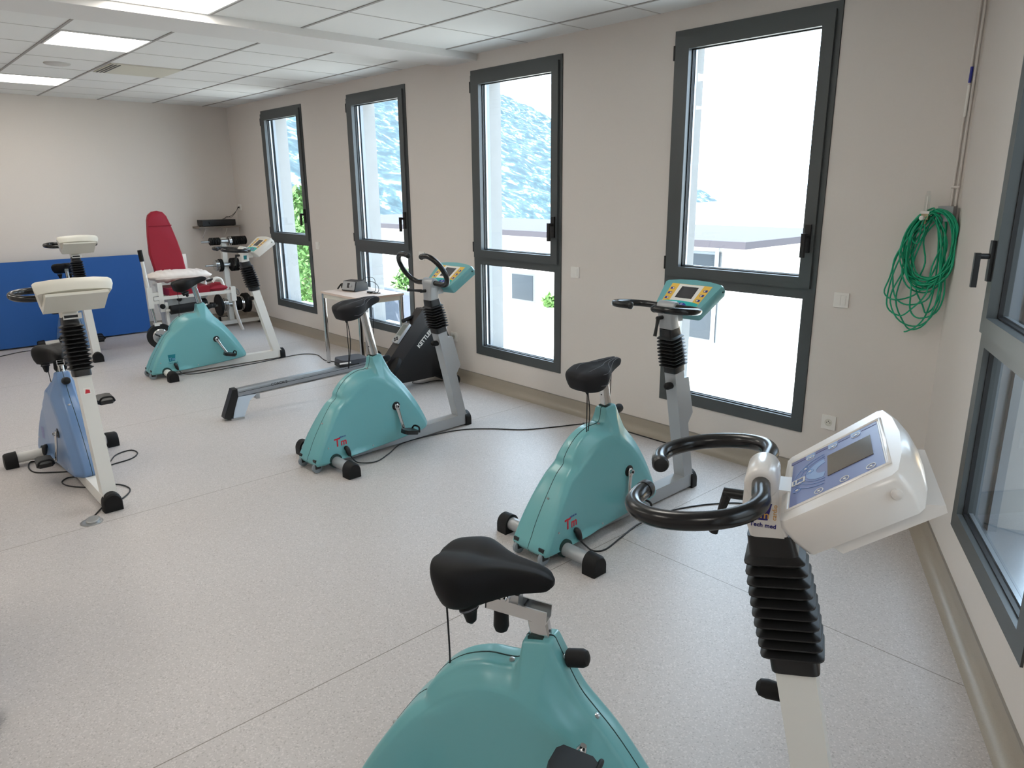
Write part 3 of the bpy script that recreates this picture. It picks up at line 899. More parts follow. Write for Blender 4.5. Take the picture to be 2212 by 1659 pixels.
    out = [(0, -wr * .93), (-.004, 0), (0, wr * .93), (.010, wr), (Lc * .5, (wr + wf) / 2), (Lc - .012, wf), (Lc, wf * .94), (Lc + .014, wf * .55), (Lc + .020, 0), (Lc + .014, -wf * .55), (Lc, -wf * .94), (Lc - .012, -wf), (Lc * .5, -(wr + wf) / 2), (.010, -wr)]
    bm = B()
    shk = lambda k, e: [(Lc / 2 + (a - Lc / 2) * k + e, b * k) for a, b in out]
    rr = [[P3(a, b, -th) for a, b in shk(.93, .004)], [P3(a, b, -th * .55) for a, b in shk(.995, .004)], [P3(a, b, -.010) for a, b in out], [P3(a, b, 0) for a, b in shk(.965, 0)]]
    loft(bm, rr)
    cn = link('console', bm, con, t, bevel=0.010 if big else 0.005, segs=3, angle=50)
    if back_cover or big:
        bm = B()
        q = [(.045, -th + .006), (.205, -th + .006), (Lc + .022, -th - .022), (Lc + .018, -th - .034), (.060, -th - .028)]
        prism(bm, q, lambda a, b: P3(a, -.145, b), lambda a, b: P3(a, .145, b))
        link('back_cover', bm, con, cn, bevel=0.004)
    for s in (1, -1):
        bm = B(); w_ = wf - .002; c0 = P3(Lc - .025, s * w_, -.030); lathe(bm, c0, (0, -s, 0), [(-.004, .010), (.004, .009), (.007, 0)] if big else [(-.004, .005), (.001, .005), (.002, 0)], 14)
        link('console_screw', bm, con if big else 'seam', cn)
    def patch(nm, poly, m, h0, h1, par): 
        bm_ = B(); prism(bm_, poly, lambda a, b: P3(a, b, h0), lambda a, b: P3(a, b, h1)); return link(nm, bm_, m, par, smooth=False)
    def rect(a0, a1, b0, b1): return [(a0, b0), (a0, b1), (a1, b1), (a1, b0)]
    def arc(ca, cb, r0, r1, d0, d1, n=14, el=1.0):
        return [(ca + r1 * math.sin(R(d0 + (d1 - d0) * i / n)) * el, cb + r1 * math.cos(R(d0 + (d1 - d0) * i / n))) for i in range(n + 1)] + \
               [(ca + r0 * math.sin(R(d1 - (d1 - d0) * i / n)) * el, cb + r0 * math.cos(R(d1 - (d1 - d0) * i / n))) for i in range(n + 1)]
    TX = lambda a, b, hh: basis(P3(a, b, hh), (0, -1, 0), T)
    if panel == 'print':
        pn = patch('print_panel', [(.014, -.112), (.014, .112), (.198, .128), (.198, -.128)], 'yellow', -.002, .0006, cn)
        patch('display_surround', [(.066, -.072), (.066, .072), (.196, .078), (.196, -.078)], 'panelw', .0, .0010, pn)
        patch('screen', rect(.092, .180, -.053, .053), 'lcd', .0, .0014, pn)
        patch('keypad_band', [(.014, -.112), (.014, .112), (.058, .115)] + [(.058 + .014 * math.cos(R(q)), .115 * math.sin(R(q))) for q in range(75, -90, -15)] + [(.058, -.115)], 'turq', .0, .0012, pn)
        for s in (-1, 1):
            for k in range(3):
                a = .086 + .037 * k; b = s * (.098 + .003 * k)
                patch('button_square', rect(a - .008, a + .008, b, b + s * .013) if s > 0 else rect(a - .008, a + .008, b - .013, b), 'navy', .0, .0012, pn)
                patch('button_ring', arc(a, b - s * .004, .0075, .0092, 0, 340), 'navy', .0, .0016, pn)
                patch('button', circ(a, b - s * .004, .0045, 12), 'panelw', .0, .0018, pn)
        patch('keypad_arc', arc(.018, .018, .020, .040, 12, 168), 'navy', .0, .0018, pn)
        for q in (25, 90, 155):
            patch('key', arc(.018 + .030 * math.sin(R(q)), .018 + .030 * math.cos(R(q)), .0045, .0062, 0, 340), 'panelw', .0, .0024, pn)
        cl = []
        for i in range(24):
            q = 2 * PI * i / 24; rr_ = 1 + .12 * math.sin(5 * q); cl.append((.038 + .014 * rr_ * math.sin(q), -.066 + .024 * rr_ * math.cos(q)))
        patch('logo_cloud', cl, 'panelw', .0, .0018, pn)
        lettering('Tm', .026, 'navy', pn, TX(.040, -.066, .0022), 'logo', bold=.0006)
    else:
        bm = B()
        f0 = [(.020, -.122), (.020, .122), (.205, .126), (.205, -.126)]
        ins = lambda e: [(f0[0][0] - e, f0[0][1] - e), (f0[1][0] - e, f0[1][1] + e), (f0[2][0] + e, f0[2][1] + e), (f0[3][0] + e, f0[3][1] - e)]
        for i in range(4):
            pts4 = []
        lo = [P3(a, b, .0004) for a, b in ins(.003)]; hi = [P3(a, b, .0032) for a, b in ins(.0065)]; o2 = [P3(a, b, .0004) for a, b in ins(.010)]
        loft(bm, [lo, hi, o2], cap=False)
        link('panel_rim', bm, con, cn, angle=80)
        pn = patch('print_panel', f0, 'pblue', -.001, .0008, cn)
        patch('screen', rect(.098, .188, -.058, .054), 'lcd2', .0, .0020, pn)
        for k in range(3):
            a = .060 + .050 * k
            patch('deep_patch', rect(a - .045 if k == 0 else a - .038, a - .012, -.1235 - .0003, -.108), 'dblue', .0, .0014, pn)
            patch('light_patch', rect(a - .010, a + .010, -.1235, -.096), 'lblue', .0, .0014, pn)
            patch('button_ring', arc(a, -.100, .0098, .0112, 0, 350, 20, .8), 'panelw', .0, .0019, pn)
            patch('button', circ(a, -.100, .0028, 8), 'panelw', .0, .0021, pn)
            patch('button_ring', arc(a + .02, .108, .0098, .0112, 0, 350, 20, .8), 'panelw', .0, .0019, pn)
            patch('button', circ(a + .02, .108, .0028, 8), 'panelw', .0, .0021, pn)
        patch('deep_patch', rect(.172, .204, -.1235, -.108), 'dblue', .0, .0014, pn)
        patch('crescent', arc(.097, -.004, .026, .050, 190, 350, 20, .9), 'lblue', .0, .0014, pn)
        for r_0 in (.054, .066, .080):
            patch('swirl_line', arc(.097, .0, r_0, r_0 + .0012, 185, 355, 26, .88), 'lblue', .0, .0017, pn)
        for a, b in ((.050, -.045), (.060, -.018), (.034, .052), (.038, .018)):
            patch('button_ring', arc(a, b, .0095, .0108, 0, 350, 20, .8), 'lblue', .0, .0019, pn)
            patch('button', circ(a, b, .003, 8), 'panelw', .0, .0021, pn)
        for rc in (rect(.022, .025, -.004, .022), rect(.047, .050, -.004, .022), rect(.022, .050, -.004, -.0015), rect(.022, .050, .0195, .022), rect(.030, .032, -.004, .022)):
            patch('card_mark', rc, 'panelw', .0, .0024, pn)
    # logos on the housing or head
    def stick(o, host, lift, s=-1):
        """press a thin flat part against the side surface of host"""
        tr_ = host_tree(host)
        for v in o.data.vertices:
            hit = tr_.ray_cast(Vector((v.co.x, s * .4, v.co.z)), Vector((0, -s, 0)))
            if hit[0] is not None: v.co.y = hit[0].y + s * (lift if v.co.y * s > 0 else -.0006)
    def flat(body_, size, m, par, x, z, lift, host=None, bold=0.0, rot=0.0, sh_=0.0):
        o = lettering(body_, size, m, par, basis((x, -.0001, z), (math.cos(rot), 0, math.sin(rot)), (-math.sin(rot) + sh_, 0, math.cos(rot))), 'logo_letter', ext=.0004, bold=bold)
        for v in o.data.vertices: v.co.y = -.1 if v.co.y < -.0001 else .1
        stick(o, host or sh, lift); return o
    def plate(poly, m, par, lift, host=None, nm='logo_plate'):
        xs = [p[0] for p in poly]; zs = [p[1] for p in poly]; bm_ = B()
        nn = 6; rows_ = []
        for j in range(nn + 1):
            f = j / nn
            pa = Vector(poly[0]).lerp(Vector(poly[3]), f); pb = Vector(poly[1]).lerp(Vector(poly[2]), f)
            rows_.append([pa.lerp(pb, i / nn) for i in range(nn + 1)])
        fv = [[bm_.verts.new((p.x, -.1, p.y)) for p in r] for r in rows_]; bv = [[bm_.verts.new((p.x, .1, p.y)) for p in r] for r in rows_]
        for g in (fv, bv):
            for j in range(nn):
                for i in range(nn): bm_.faces.new((g[j][i], g[j][i + 1], g[j + 1][i + 1], g[j + 1][i]))
        o = link(nm, bm_, m, par, smooth=False); stick(o, host or sh, lift); return o
    if logo == 'red':
        flat('T', .074, 'red', sh, .026, .166, .0014, bold=.0016)
        flat('m', .062, 'red', sh, .076, .160, .0014, bold=.0014)
        flat('MEDICAL', .0135, 'navy', sh, .070, .196, .0012)
    if logo == 'turq':
        lg = plate([(.034, .150), (.090, .150), (.100, .215), (.028, .215)], 'turqd', sh, .0008)
        flat('Tm', .042, 'lblue', lg, .064, .170, .0018)
        flat('Tech med', .022, 'turqd', sh, .068, .135, .0012)
        plate([(cx - .012, headz + .020), (cx + .016, headz + .020), (cx + .020, headz + .060), (cx - .014, headz + .060)], 'turqd', hd, .0008, hd)
    if logo == 'head':
        lg = plate([(cx - .012, headz + .034), (cx + .018, headz + .036), (cx + .024, headz + .074), (cx - .006, headz + .074)], 'dnavy', hd, .0008, hd)
        flat('Tm', .023, 'orange', lg, cx + .005, headz + .047, .0018, hd, bold=.0003)
        flat('cardio', .0135, 'orange', hd, cx + .0300, headz + .055, .001, hd, rot=R(90))
        flat('Tech med', .0125, 'dnavy', hd, cx + .010, headz + .024, .001, hd, bold=.0003)
    if logo == 'blue':
        plate([(.02, .16), (.07, .16), (.07, .24), (.02, .24)], 'pblue', sh, .0008)
        def fz(z): return cf(z) + .040
        bm = B(); prism(bm, [(-.018, .640), (.018, .640), (.018, .675), (-.018, .675)], lambda a, b: (fz(b) - .002, a, b), lambda a, b: (fz(b) + .0008, a, b))
        stk = link('sticker', bm, 'socket', fr, smooth=False)
        bm = B(); prism(bm, [(-.012, .646), (.013, .646), (.013, .664), (-.006, .668)], lambda a, b: (fz(b) - .001, a, b), lambda a, b: (fz(b) + .0014, a, b))
        link('sticker_print', bm, 'red', stk, smooth=False)
        for s in (1, -1):
            bm = B(); lathe(bm, (fz(.66) - .002, s * .026, .655), (1, 0, .25), [(0, .005), (.003, .004), (.004, 0)], 10); link('screw', bm, 'white', fr)
    if back_cover:
        bm = B(); prism(bm, rect(.04, .075, -.045, .045), lambda a, b: P3(0, 0, 0) + Vector((.035, -b, -.062 - (a - .04) * .9)), lambda a, b: P3(0, 0, 0) + Vector((.037, -b, -.062 - (a - .04) * .9)))
        link('rating_plate', bm, 'socket', hd, smooth=False)
        bm = B(); prism(bm, rect(.05, .066, -.026, .04), lambda a, b: P3(0, 0, 0) + Vector((.036, -b, -.062 - (a - .04) * .9)), lambda a, b: P3(0, 0, 0) + Vector((.038, -b, -.062 - (a - .04) * .9)))
        link('rating_print', bm, 'gasket', hd, smooth=False)
    # mains plug
    bm = B(); tube(bm, spline([(.082, -.095, .120), (.088, -.112, .112), (.094, -.118, .085), (.104, -.121, .062)], 4), 0, 12, radii=[.010, .013, .015, .016, .016, .016, .016, .016, .015, .014, .012, .009, .006])
    link('power_plug', bm, 'black', t)
    return t

M['turqd'] = mat('petrol_print', srgb(0, 112, 122), 0.4)
M['dnavy'] = mat('navy_logo', srgb(30, 26, 110), 0.4)

BK0 = bike('teal bike with grey column and flat handlebars, nearest the second big window', None, (7.645, -1.75), 90, headz=.985, seat_top=.885, bar_tilt=6, crank=-100, coff=.02, box_=True, logo='red', covers=True)
BK1 = bike('teal bike with grey column and handlebars tilted up, in the middle beside the rowing machine', None, (5.850, -1.97), 92, headz=.975, seat_top=1.035, bar_tilt=57, crank=-78, box_=True, logo='red', covers=True)
BK2 = bike('teal bike with white column and white console beside the weight rack', None, (2.65, -1.96), 88, frame='white', con='white', headz=1.03, seat_top=.905, bar_tilt=4, crank=-62, logo='turq')
BK3 = bike('teal bike with white column and blue display, nearest the camera, cut by the bottom edge', None, (8.434, -3.117), 25, frame='white', con='whitep', headz=1.035, seat_top=.850, slide=True, bar_tilt=-9, coff=.024, crank=72, panel='blue', logo='head')
BK4 = bike('blue bike with white column seen from the front at the left', None, (4.47, -3.18), 0, body='bluep', frame='white', con='greyp', headz=1.055, seat_top=.800, slide=True, bar_tilt=4, crank=-100, logo='blue', back_cover=True)
BK5 = bike('bike with white column and console, seen from the front before the blue mat', None, (0.37, -2.26), 0, body='bluep', frame='white', con='greyp', headz=1.065, seat_top=.965, bar_tilt=4, crank=100, logo='blue', back_cover=True)
BK6 = bike('bike at the left photo edge of which only a black foot shows', None, (7.20, -4.27), 180, body='bluep', frame='white', con='greyp', headz=1.05, seat_top=.85, bar_tilt=4, crank=-60)
# ------------------------------------------------------------------ blue mat against the far wall
bm = B()
ang = 0.04
mt = Matrix.Translation((0.115, -2.95, 0.005)) @ Matrix.Rotation(-ang, 4, 'Y')
pr = [(a, b + .485) for a, b in rrect(1.62, .475, .035, 4)]
prism(bm, pr, lambda a, b: mt @ Vector((0, a, b)), lambda a, b: mt @ Vector((0.055, a, b)))
tag(link('exercise_mat', bm, 'matblue', bevel=.008), 'large blue exercise mat leaning upright on the far wall', 'mat')

# ------------------------------------------------------------------ red leg training chair
t = thing('leg_training_chair', 'crimson padded leg training chair with white frame in front of the far wall', 'training chair', (1.0, -1.2, 0))
def P(x, y, z): return (x - 1.0, y + 1.2, z)
bm = B()
out = [(-.135, .80), (-.165, 1.02), (-.150, 1.22), (-.125, 1.40), (-.105, 1.455), (-.06, 1.49), (0, 1.50), (.055, 1.485), (.09, 1.44), (.115, 1.36), (.165, 1.15), (.19, 1.0), (.205, .80)]
bx_ = lambda z: .93 - (z - .8) * .16
rings = []
for d, k in ((0, .92), (.012, 1.0), (.05, 1.0), (.065, .93)):
    rings.append([Vector(P(bx_(z) - d + .065, -1.285 + (y - .01) * k + .01, 1.12 + (z - 1.12) * (1 - (1 - k) * .5))) for y, z in out])
loft(bm, rings)
bk = link('backrest', bm, 'redv', t, bevel=.006, segs=2)
bm = B(); zz = 1.335
tube(bm, [P(bx_(zz) + .066, -1.285 - .13, zz), P(bx_(zz) + .067, -1.285 + .125, zz)], .006, 8); link('backrest_seam', bm, 'redv', bk)
bm = B(); rings = []
box(bm, -.02, .40, -.23, .22, .585, .665); link('seat', bm, 'redv', t, bevel=.025, segs=3)
bm = B()
rings = []
for s_, h in ((0, .02), (.04, .05), (.1, .062), (.16, .055), (.20, .02)):
    rings.append([Vector((.30 + a * .11, .20 + s_ + .02, .625 + b * h)) for a, b in circ(0, 0, 1, 14)])
loft(bm, rings); link('thigh_bolster', bm, 'redv', t, bevel=0)
bm = B()
box(bm, .36, .405, -.40, .47, .555, .592)                      # front cross beam
box(bm, -.04, .40, -.10, -.05, .555, .590)
box(bm, -.04, .36, .14, .19, .555, .585)
box(bm, -.10, -.05, -.22, -.17, .50, 1.0); box(bm, -.10, -.05, .10, .15, .50, 1.0)
tube(bm, spline([(.36, .20, .56), (.30, .22, .60), (.22, .235, .68), (.20, .30, .72)], 4), .016, 10)
fr = link('chair_frame', bm, 'white', t, bevel=.004)
bm = B()
loft(bm, [[Vector((x, y, .05)) for x, y in ((-.10, -.20), (.10, -.20), (.10, .06), (-.10, .06))], [Vector((x, y, .30)) for x, y in ((-.10, -.20), (.10, -.20), (.10, .06), (-.10, .06))], [Vector((x, y, .555)) for x, y in ((-.12, -.24), (.34, -.24), (.34, .22), (-.12, .22))]])
link('base_cabinet', bm, mat('grey_cabinet', srgb(186, 190, 190), .4), t, bevel=.006)
bm = B(); box(bm, -.28, .36, -.05, .05, .012, .06); box(bm, -.30, -.22, -.30, .30, .012, .05); box(bm, .28, .34, -.26, .30, .012, .05)
link('base_frame', bm, 'white', t, bevel=.004)
for s in (-1, 1):
    bm = B(); lathe(bm, (-.02, .22 * s - .02, .70), (0, 0, 1), [(-.04, .016), (-.02, .016)], 10); box(bm, -.10, .12, .24 * s - .02, .24 * s + .02, .668, .694); link('armrest_bar', bm, 'white', t, bevel=.006)
# side bracket, chrome arm and weight disc at the left
bm = B()
box(bm, .345, .40, -.345, -.295, .42, .74); box(bm, .35, .395, -.42, -.30, .60, .64); box(bm, .35, .395, -.42, -.30, .515, .55)
box(bm, .345, .395, -.29, -.26, .13, .52)
box(bm, .35, .40, -.46, -.405, .47, .70)
link('side_bracket', bm, 'white', t, bevel=.004)
bm = B(); tube(bm, [(.375, -.435, .66), (.375, -.462, 1.02)], .019, 12); lv = link('lever_arm', bm, 'white', t)
bm = B(); tube(bm, [(.375, -.460, .985), (.375, -.469, 1.105)], .024, 12); link('lever_grip', bm, 'blackrub', lv)
bm = B(); tube(bm, [(.375, -.432, .50), (.375, -.395, .20)], .016, 12); link('pendulum_arm', bm, 'chrome', t)
bm = B(); box(bm, .345, .405, -.43, -.35, .275, .305); link('disc_holder', bm, 'white', t, bevel=.004)
wp = Vector((.375, -.375, .155))
bm = B(); ax = Vector((1, -.15, 0)).normalized()
lathe(bm, wp - ax * .01, ax, [(0, .135), (.004, .142), (.035, .142), (.040, .134), (.040, .085), (.030, .078)], 36)
wd = link('weight_disc', bm, 'black', t)
bm = B(); lathe(bm, wp + ax * .018, ax, [(0, .085), (.02, .084), (.026, .074), (.022, .02), (.045, .017), (.046, 0)], 30); link('disc_hub', bm, 'chrome', wd)
bm = B(); tube(bm, [wp + ax * .055 + Vector((0, -.055, .03)), wp + ax * .055 + Vector((0, .045, -.035))], .008, 8); link('locking_pin', bm, 'black', wd)
bm = B(); lathe(bm, (.40, -.325, .485), (1, 0, 0), [(0, .02), (.008, .028), (.03, .028), (.036, .018)], 16); link('bracket_knob', bm, 'blackrub', t)
# leg rollers
bm = B(); lathe(bm, (.42, -.255, .435), (0, 1, .04), [(0, .04), (.006, .05), (.34, .05), (.35, .04)], 22); rl = link('leg_roller', bm, 'blackrub', t)
bm = B(); lathe(bm, (.42, -.30, .433), (0, 1, .04), [(0, .014), (.46, .014)], 12); link('roller_bar', bm, 'white', rl)
bm = B(); lathe(bm, (.30, .115, .455), (0, 1, .0), [(0, .05), (.005, .06), (.07, .06), (.08, .05)], 20); lathe(bm, (.34, .22, .43), (0, 1, -.1), [(0, .032), (.05, .032), (.06, .02)], 16); link('leg_roller', bm, 'blackrub', t)
bm = B(); lathe(bm, (.345, -.12, .54), (1, 0, 0), [(0, .026), (.02, .028), (.03, .02)], 14); link('adjustment_knob', bm, 'blackrub', t)
# right end
bm = B(); box(bm, .355, .41, .455, .51, .46, .625); link('end_bracket', bm, 'white', t, bevel=.005)
bm = B()
tube(bm, spline([(.38, .485, .47), (.38, .492, .36), (.38, .52, .22), (.38, .555, .10)], 4), .020, 10)
link('end_arm', bm, mat('frosted_bar', srgb(190, 184, 178), .3), t)
bm = B(); tube(bm, spline([(.40, .515, .60), (.40, .545, .57), (.40, .55, .53), (.40, .52, .54)], 4, closed=True), .004, 6, closed=True); link('cable_loop', bm, 'black', t)
bm = B(); tube(bm, spline([(.37, .26, .70), (.37, .30, .735), (.37, .36, .72), (.37, .385, .64), (.37, .385, .58)], 4), .019, 10); hb = link('side_handle', bm, 'white', t)
bm = B(); tube(bm, [(.37, .20, .715), (.37, .285, .728)], .014, 8); link('handle_strap', bm, 'black', hb)

# pillow on the arms of the chair
bm = B(); rings = []; n = 22; random.seed(3)
for i in range(n + 1):
    s_ = i / n; y = -.36 + .68 * s_
    e = (1 - abs(2 * s_ - 1) ** 3.2) ** .55 if 0 < s_ < 1 else .02
    rings.append([Vector((.14 + math.cos(q) * (.17 * (0.55 + .45 * e)), y, .752 - s_ * .012 + math.sin(q) * .070 * e * (1 + .10 * math.sin(i * 1.9 + q * 3)) + .006 * math.sin(i * 2.3 + q * 2))) for q in [2 * PI * k / 20 for k in range(20)]])
for r_ in rings:
    for v_ in r_:
        v_ += Vector((1.0, -1.2, 0.032))
loft(bm, rings)
pw = link('pillow', bm, 'pillow', angle=80)
tag(pw, 'white pillow lying across the crimson training chair', 'pillow')
bm = B(); tube(bm, [(1.145 + math.cos(R(q)) * 0 + (.165 if False else 0.168), -1.2 + yy, .775 - (yy + .36) * .018) for q, yy in [(0, -.33 + .06 * k) for k in range(11)]], .0035, 6); link('pillow_seam', bm, 'pillow', pw)

# ------------------------------------------------------------------ weight rack with bars and discs
rx, ry = .42, -.40
t = thing('weight_rack', 'white upright weight rack in the far corner under the shelf', 'weight rack', (rx, ry, 0))
bm = B()
box(bm, -.032, .032, -.032, .032, .05, 1.135)
link('upright', bm, 'white', t, bevel=.004)
bm = B(); box(bm, -.26, .07, -.035, .035, .035, .078); box(bm, .03, .09, -.32, .34, .03, .074); link('base', bm, 'white', t, bevel=.004)
bm = B(); box(bm, .025, .095, -.37, -.32, .008, .078); box(bm, .025, .095, .34, .37, .008, .078)
box(bm, -.30, -.26, -.06, .06, .008, .084); link('end_cap', bm, 'black', t, bevel=.006)
for z, y0, y1 in ((1.095, -.29, .30), (.795, -.27, .26), (.285, -.25, .30)):
    bm = B(); cyl(bm, (.052, y0, z), (.052, y1, z - .01), .0125); lathe(bm, (.052, -.045, z), (0, 1, 0), [(0, .026), (.09, .026)], 16)
    link('bar', bm, 'steel', t)
def disc(y, z, r, th, m, label, grp='weight discs on the rack'):
    z = z - .0145 * 0
    bm = B(); lathe(bm, (0, 0, 0), (0, 1, 0), [(0, r * .5), (.0, r * .93), (th * .2, r), (th * .8, r), (th, r * .93), (th, r * .5)], 28)
    o = link('weight_disc', bm, m); o.location = (rx + .052, ry + y, z); tag(o, label, 'weight disc', grp)
for k in range(6): disc(-.185 + k * .021, 1.095, .048, .0185, 'blackrub', 'small black disc left of the upright on the top bar of the rack', 'black discs left on the top bar')
for k in range(2): disc(.05 + k * .018, 1.093, .056, .016, 'chrome', 'small chrome disc right of the upright on the top bar', 'chrome discs right on the top bar')
for k in range(8): disc(.088 + k * .024, 1.093, .056, .021, 'blackrub', 'black disc right of the upright on the top bar of the rack', 'black discs right on the top bar')
for k in range(3): disc(-.155 + k * .016, .793, .072, .014, 'chrome', 'chrome disc left of the upright on the middle bar of the rack', 'chrome discs on the middle bar')
for k in range(2): disc(-.105 + k * .024, .793, .080, .021, 'blackrub', 'black disc left of the upright on the middle bar of the rack', 'black discs left on the middle bar')
for k in range(4): disc(.05 + k * .024, .792, .085, .021, 'blackrub', 'black disc right of the upright on the middle bar of the rack', 'black discs right on the middle bar')
disc(-.175, .285, .142, .032, 'blackrub', 'large black disc left on the bottom bar of the rack', 'weight discs on the bottom bar')
for k in range(4): disc(-.120 + k * .018, .285, .090 - .004 * abs(k - 1), .015, 'chrome', 'chrome disc left of the upright on the bottom bar of the rack', 'chrome discs left on the bottom bar')
for k in range(2): disc(.055 + k * .026, .283, .090, .023, 'blackrub', 'black disc just right of the upright on the bottom bar', 'black discs right on the bottom bar')
for k in range(2): disc(.112 + k * .020, .283, .094, .016, 'chrome', 'chrome disc right of the upright on the bottom bar', 'chrome discs right on the bottom bar')
for k in range(2): disc(.156 + k * .040, .283, .128, .036, 'blackrub', 'big black disc at the right end of the bottom bar', 'big black discs right on the bottom bar')

# ------------------------------------------------------------------ shelf and amplifier
t = thing('wall_shelf', 'grey wall shelf on white brackets in the far corner', 'shelf', (0, -.34, 1.27))
link('board', box(B(), 0.001, .235, -.27, .27, -.022, 0), 'shelf', t, bevel=.002)
for y in (-.16, .12):
    bm = B(); box(bm, .001, .006, y - .012, y + .012, -.19, -.022); box(bm, .001, .19, y - .012, y + .012, -.027, -.022)
    tube(bm, spline([(.008, y, -.16), (.05, y, -.13), (.12, y, -.07), (.16, y, -.03)], 4), .005, 6); link('bracket', bm, 'wall', t)
t = thing('amplifier', 'flat black audio amplifier on the wall shelf', 'amplifier', (.12, -.335, 1.27))
link('case', box(B(), -.10, .085, -.215, .215, .008, .080), 'black', t, bevel=.003)
bm = B(); box(bm, .084, .089, -.215, .215, .008, .080); fp = link('front_panel', bm, 'black', t, bevel=.001)
link('display', box(B(), .0885, .090, -.05, .05, .060, .073), 'lcd', fp, smooth=False)
bm = B(); lathe(bm, (.088, -.12, .045), (1, 0, 0), [(0, .014), (.01, .013)], 14); link('dial', bm, 'black', fp)
bm = B()
for a in (-.08, .07):
    for b in (-.19, .19): cyl(bm, (a, b, 0), (a, b, .009), .012, n=10)
link('foot', bm, 'blackrub', t)
bm = B()
tube(bm, spline([(.03, -.22, 1.352), (.04, -.16, 1.37), (.07, -.10, 1.40), (.09, -.05, 1.45), (.105, -.03, 1.49)], 5), .0035, 6)
tube(bm, spline([(.04, -.20, 1.355), (.06, -.17, 1.385), (.08, -.12, 1.375), (.10, -.06, 1.44), (.11, -.03, 1.50)], 5), .003, 6)
box(bm, .103, .121, -.030, -.0125, 1.49, 1.508)
tag(link('amplifier_cable', bm, 'black'), 'black cables rising from the amplifier to the corner socket', 'cable')

# ------------------------------------------------------------------ small table with the device
t = thing('side_table', 'small pale laminate table with chrome legs under the second window', 'table', (3.62, -.315, 0))
tx, ty, tz = .36, .255, .735
link('tabletop', box(B(), -tx, tx, -ty, ty, tz - .020, tz), 'wood', t, bevel=.003)
bm = B()
for a in ((-tx + .03, tx - .03, -ty + .012, -ty + .030), (-tx + .03, tx - .03, ty - .03, ty - .012), (-tx + .012, -tx + .03, -ty + .03, ty - .03), (tx - .03, tx - .012, -ty + .03, ty - .03)):
    box(bm, a[0], a[1], a[2], a[3], tz - .065, tz - .0205)
link('apron', bm, 'greyp', t, bevel=.002)
for sx in (-1, 1):
    for sy in (-1, 1):
        bm = B(); cx_, cy_ = sx * (tx - .022), sy * (ty - .022)
        loft(bm, [[Vector((cx_ + a, cy_ + b, z)) for a, b in rrect(.017, .017, .006, 2)] for z in (.012, tz - .021)])
        lg = link('leg', bm, 'chrome', t)
        bm = B(); cyl(bm, (cx_, cy_, 0), (cx_, cy_, .014), .016, n=12); link('foot_pad', bm, 'blackrub', lg)

t = thing('therapy_device', 'small black and silver device with a dial on the side table', 'electronic device', (3.47, -.30, tz), R(12))
bm = B()
pr = [(-.07, .006), (-.07, .03), (-.035, .088), (.055, .096), (.085, .070), (.09, .006)]
prism(bm, pr, lambda a, b: (b * 0 + .085, a, b), lambda a, b: (-.085, a, b))
bm2 = B()
pr2 = [(-.088, .010), (-.060, .098), (.045, .104), (.085, .075), (.092, .006), (-.080, .004)]
prism(bm2, pr2, lambda a, b: (-.095, a, b), lambda a, b: (.095, a, b)); bm.free()
case = link('case', bm2, 'black', t, bevel=.008, segs=3)
fx = basis((0, -.0755, .056), (1, 0, 0), (0, .0282, .088))
bm = B(); prism(bm, rrect(.088, .043, .008, 3), lambda a, b: fx @ Vector((a, b, .0)), lambda a, b: fx @ Vector((a, b, .004)))
fp = link('front_panel', bm, 'silver', t)
bm = B(); prism(bm, [(-.022, -.022), (.012, -.022), (.012, .028), (-.022, .028)], lambda a, b: fx @ Vector((a, b, .003)), lambda a, b: fx @ Vector((a, b, .005))); link('display', bm, 'lcd', fp)
bm = B(); lathe(bm, fx @ Vector((.034, 0, .004)), fx.to_3x3() @ Vector((0, 0, 1)), [(0, .016), (.012, .015), (.014, .012)], 18); link('dial', bm, 'silver', fp)
bm = B()
q = lambda x, y, z: (x, y, z)
tube(bm, spline([(3.44, -.24, .81), (3.50, -.17, .86), (3.60, -.15, .85), (3.68, -.19, .79), (3.72, -.22, .745), (3.70, -.26, .742)], 6), .003, 6)
tube(bm, spline([(3.50, -.23, .80), (3.62, -.20, .83), (3.74, -.20, .80), (3.80, -.24, .745), (3.74, -.30, .741)], 6), .003, 6)
box(bm, 3.72, 3.78, -.315, -.285, .736, .752); lathe(bm, (3.80, -.27, .736), (0, 0, 1), [(0, .02), (.008, .018), (.012, .008)], 12)
tube(bm, [(3.78, -.30, .742), (3.86, -.25, .742)], .005, 6)
tag(link('device_cable', bm, 'black'), 'thin black cables and plug at the right of the silver device', 'cable')
t = thing('power_adapter', 'black plug adapter lying left of the device on the side table', 'adapter', (3.335, -.335, tz))
bm = B(); lathe(bm, (0, 0, .034), (1, .2, .3), [(-.03, .020), (-.02, .034), (.02, .034), (.03, .02)], 16); link('adapter_body', bm, 'black', t)
bm = B(); tube(bm, spline([(.01, .0, .06), (-.03, -.02, .055), (-.055, -.04, .02), (-.06, -.05, .004)], 5), .008, 8); tube(bm, spline([(0, 0, .06), (.04, .03, .085), (.08, .05, .075)], 5), .003, 6); link('adapter_lead', bm, 'black', t)

